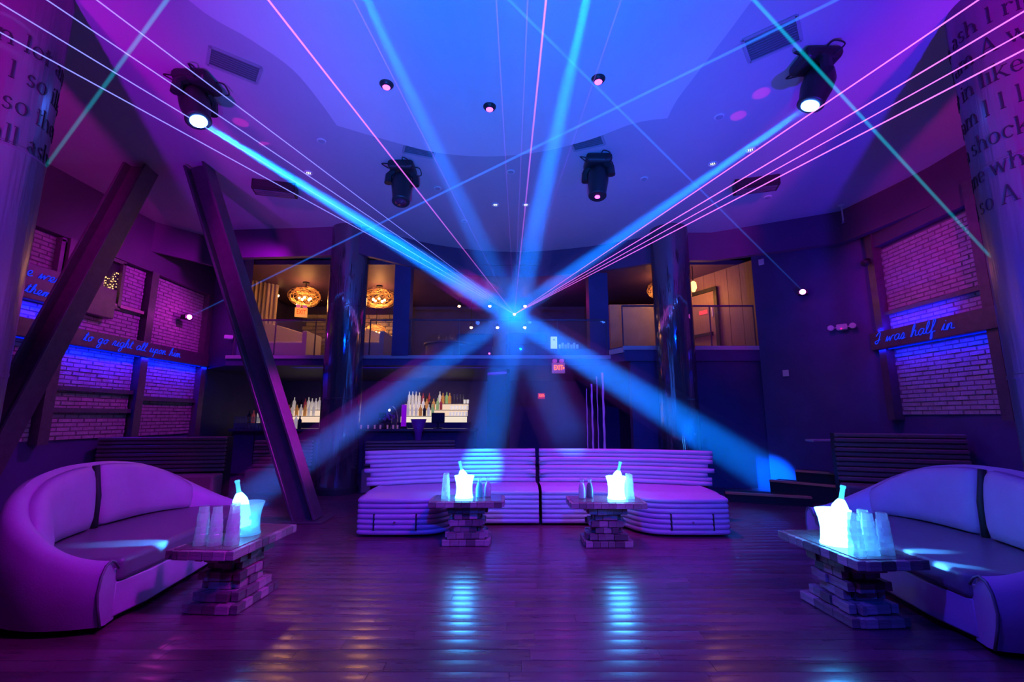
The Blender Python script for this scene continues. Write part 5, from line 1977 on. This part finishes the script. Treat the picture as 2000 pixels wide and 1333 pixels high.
S0 = (0.05, 9.23, 3.45)
FG = 'laser fan from the balcony rail'
for i, (p, m, r, lab) in enumerate((((-3.86, 3.0, 4.21), LAS_B, 0.0075, 'pale blue laser, lowest of the bundle toward the brick side'),
                                    ((-3.90, 3.0, 4.46), LAS_B, 0.0075, 'pale blue laser, second of the bundle toward the brick side'),
                                    ((-3.55, 3.0, 4.49), LAS_B, 0.0075, 'pale blue laser, third of the bundle toward the brick side'),
                                    ((-3.17, 3.0, 4.49), LAS_B, 0.0075, 'pale blue laser, uppermost of the bundle toward the brick side'),
                                    ((-1.86, 3.0, 4.49), LAS_P, 0.0115, 'bold pink laser slanting past the unlit moving head'),
                                    ((-1.21, 3.0, 4.49), LAS_F, 0.009, 'thin violet laser passing the pink spot on the brick side'),
                                    ((-0.12, 3.0, 4.49), LAS_F, 0.009, 'thin violet laser, first of the near vertical three'),
                                    ((0.12, 3.0, 4.49), LAS_F, 0.009, 'thin violet laser, middle of the near vertical three'),
                                    ((0.26, 3.0, 4.49), LAS_P, 0.013, 'boldest pink laser, nearly vertical beside the thin violet pair'),
                                    ((0.63, 3.0, 3.88), LAS_F, 0.008, 'thin violet laser aimed at the brightest pink ceiling spot'),
                                    ((3.56, 3.0, 4.49), LAS_P, 0.0085, 'pink laser, uppermost of the bundle toward the letter column'),
                                    ((3.89, 3.0, 4.39), LAS_P, 0.0085, 'pink laser, second of the bundle toward the letter column'),
                                    ((3.86, 3.0, 4.21), LAS_P, 0.007, 'pink laser, third and thinnest toward the letter column'),
                                    ((3.83, 3.0, 4.06), LAS_P, 0.0085, 'pink laser, lowest of the bundle toward the letter column'))):
    laser(lab, S0, p, m, r, 'laser beam', FG)
laser('dim blue laser rising from the pink box on the brick wall', (-6.57, 9.08, 3.37), (-2.31, 6.5, 4.07), LAS_C, 0.020)
laser('dim blue laser rising from the pink box on the dark angled wall', (5.40, 8.18, 3.65), (0.83, 4.0, 4.55), LAS_C, 0.018)
laser('broad teal laser leaving the glossy column by the sign boards', (-3.60, 3.25, 3.27), (-2.11, 2.4, 3.86), LAS_T, 0.017)
laser('broad teal laser leaving the printed letter column', (3.68, 3.35, 2.57), (1.48, 2.4, 3.86), LAS_T, 0.015)

# ------------------------------------------------------------------ haze cones added only along the moving-head beams to make them visible
hz = bpy.data.materials.new('added_beam_haze')
hz.use_nodes = True
nt = hz.node_tree
nt.nodes.clear()
o_ = nt.nodes.new('ShaderNodeOutputMaterial')
vs_ = nt.nodes.new('ShaderNodeVolumeScatter')
vs_.inputs['Density'].default_value = 0.13
nt.links.new(vs_.outputs[0], o_.inputs['Volume'])
hz2 = hz.copy()
hz2.name = 'added_beam_haze_thin'
hz2.node_tree.nodes['Volume Scatter'].inputs['Density'].default_value = 0.12
for (a, b, pw, sp), lab in zip(BEAMS, ('haze streak lit by the head over the neon brick wall', 'haze streak lit by the head above the printed letter column',
                                       'haze streak dropping steeply toward the platform side of the tufted sofa', 'haze streak dropping steeply onto the tufted sofa back')):
    L = (b - a).length - 0.1
    c = MB()
    c.lathe([(0.06, 0.05), (0.08 + L * math.tan(R(sp * 0.53)), L)], 28, (b - a).to_track_quat('Z', 'Y').to_matrix().to_4x4())
    o = c.build('added_beam_haze', hz if sp < 5 else hz2, None, False, a)
    tag(o, lab, 'haze', None, 'stuff')
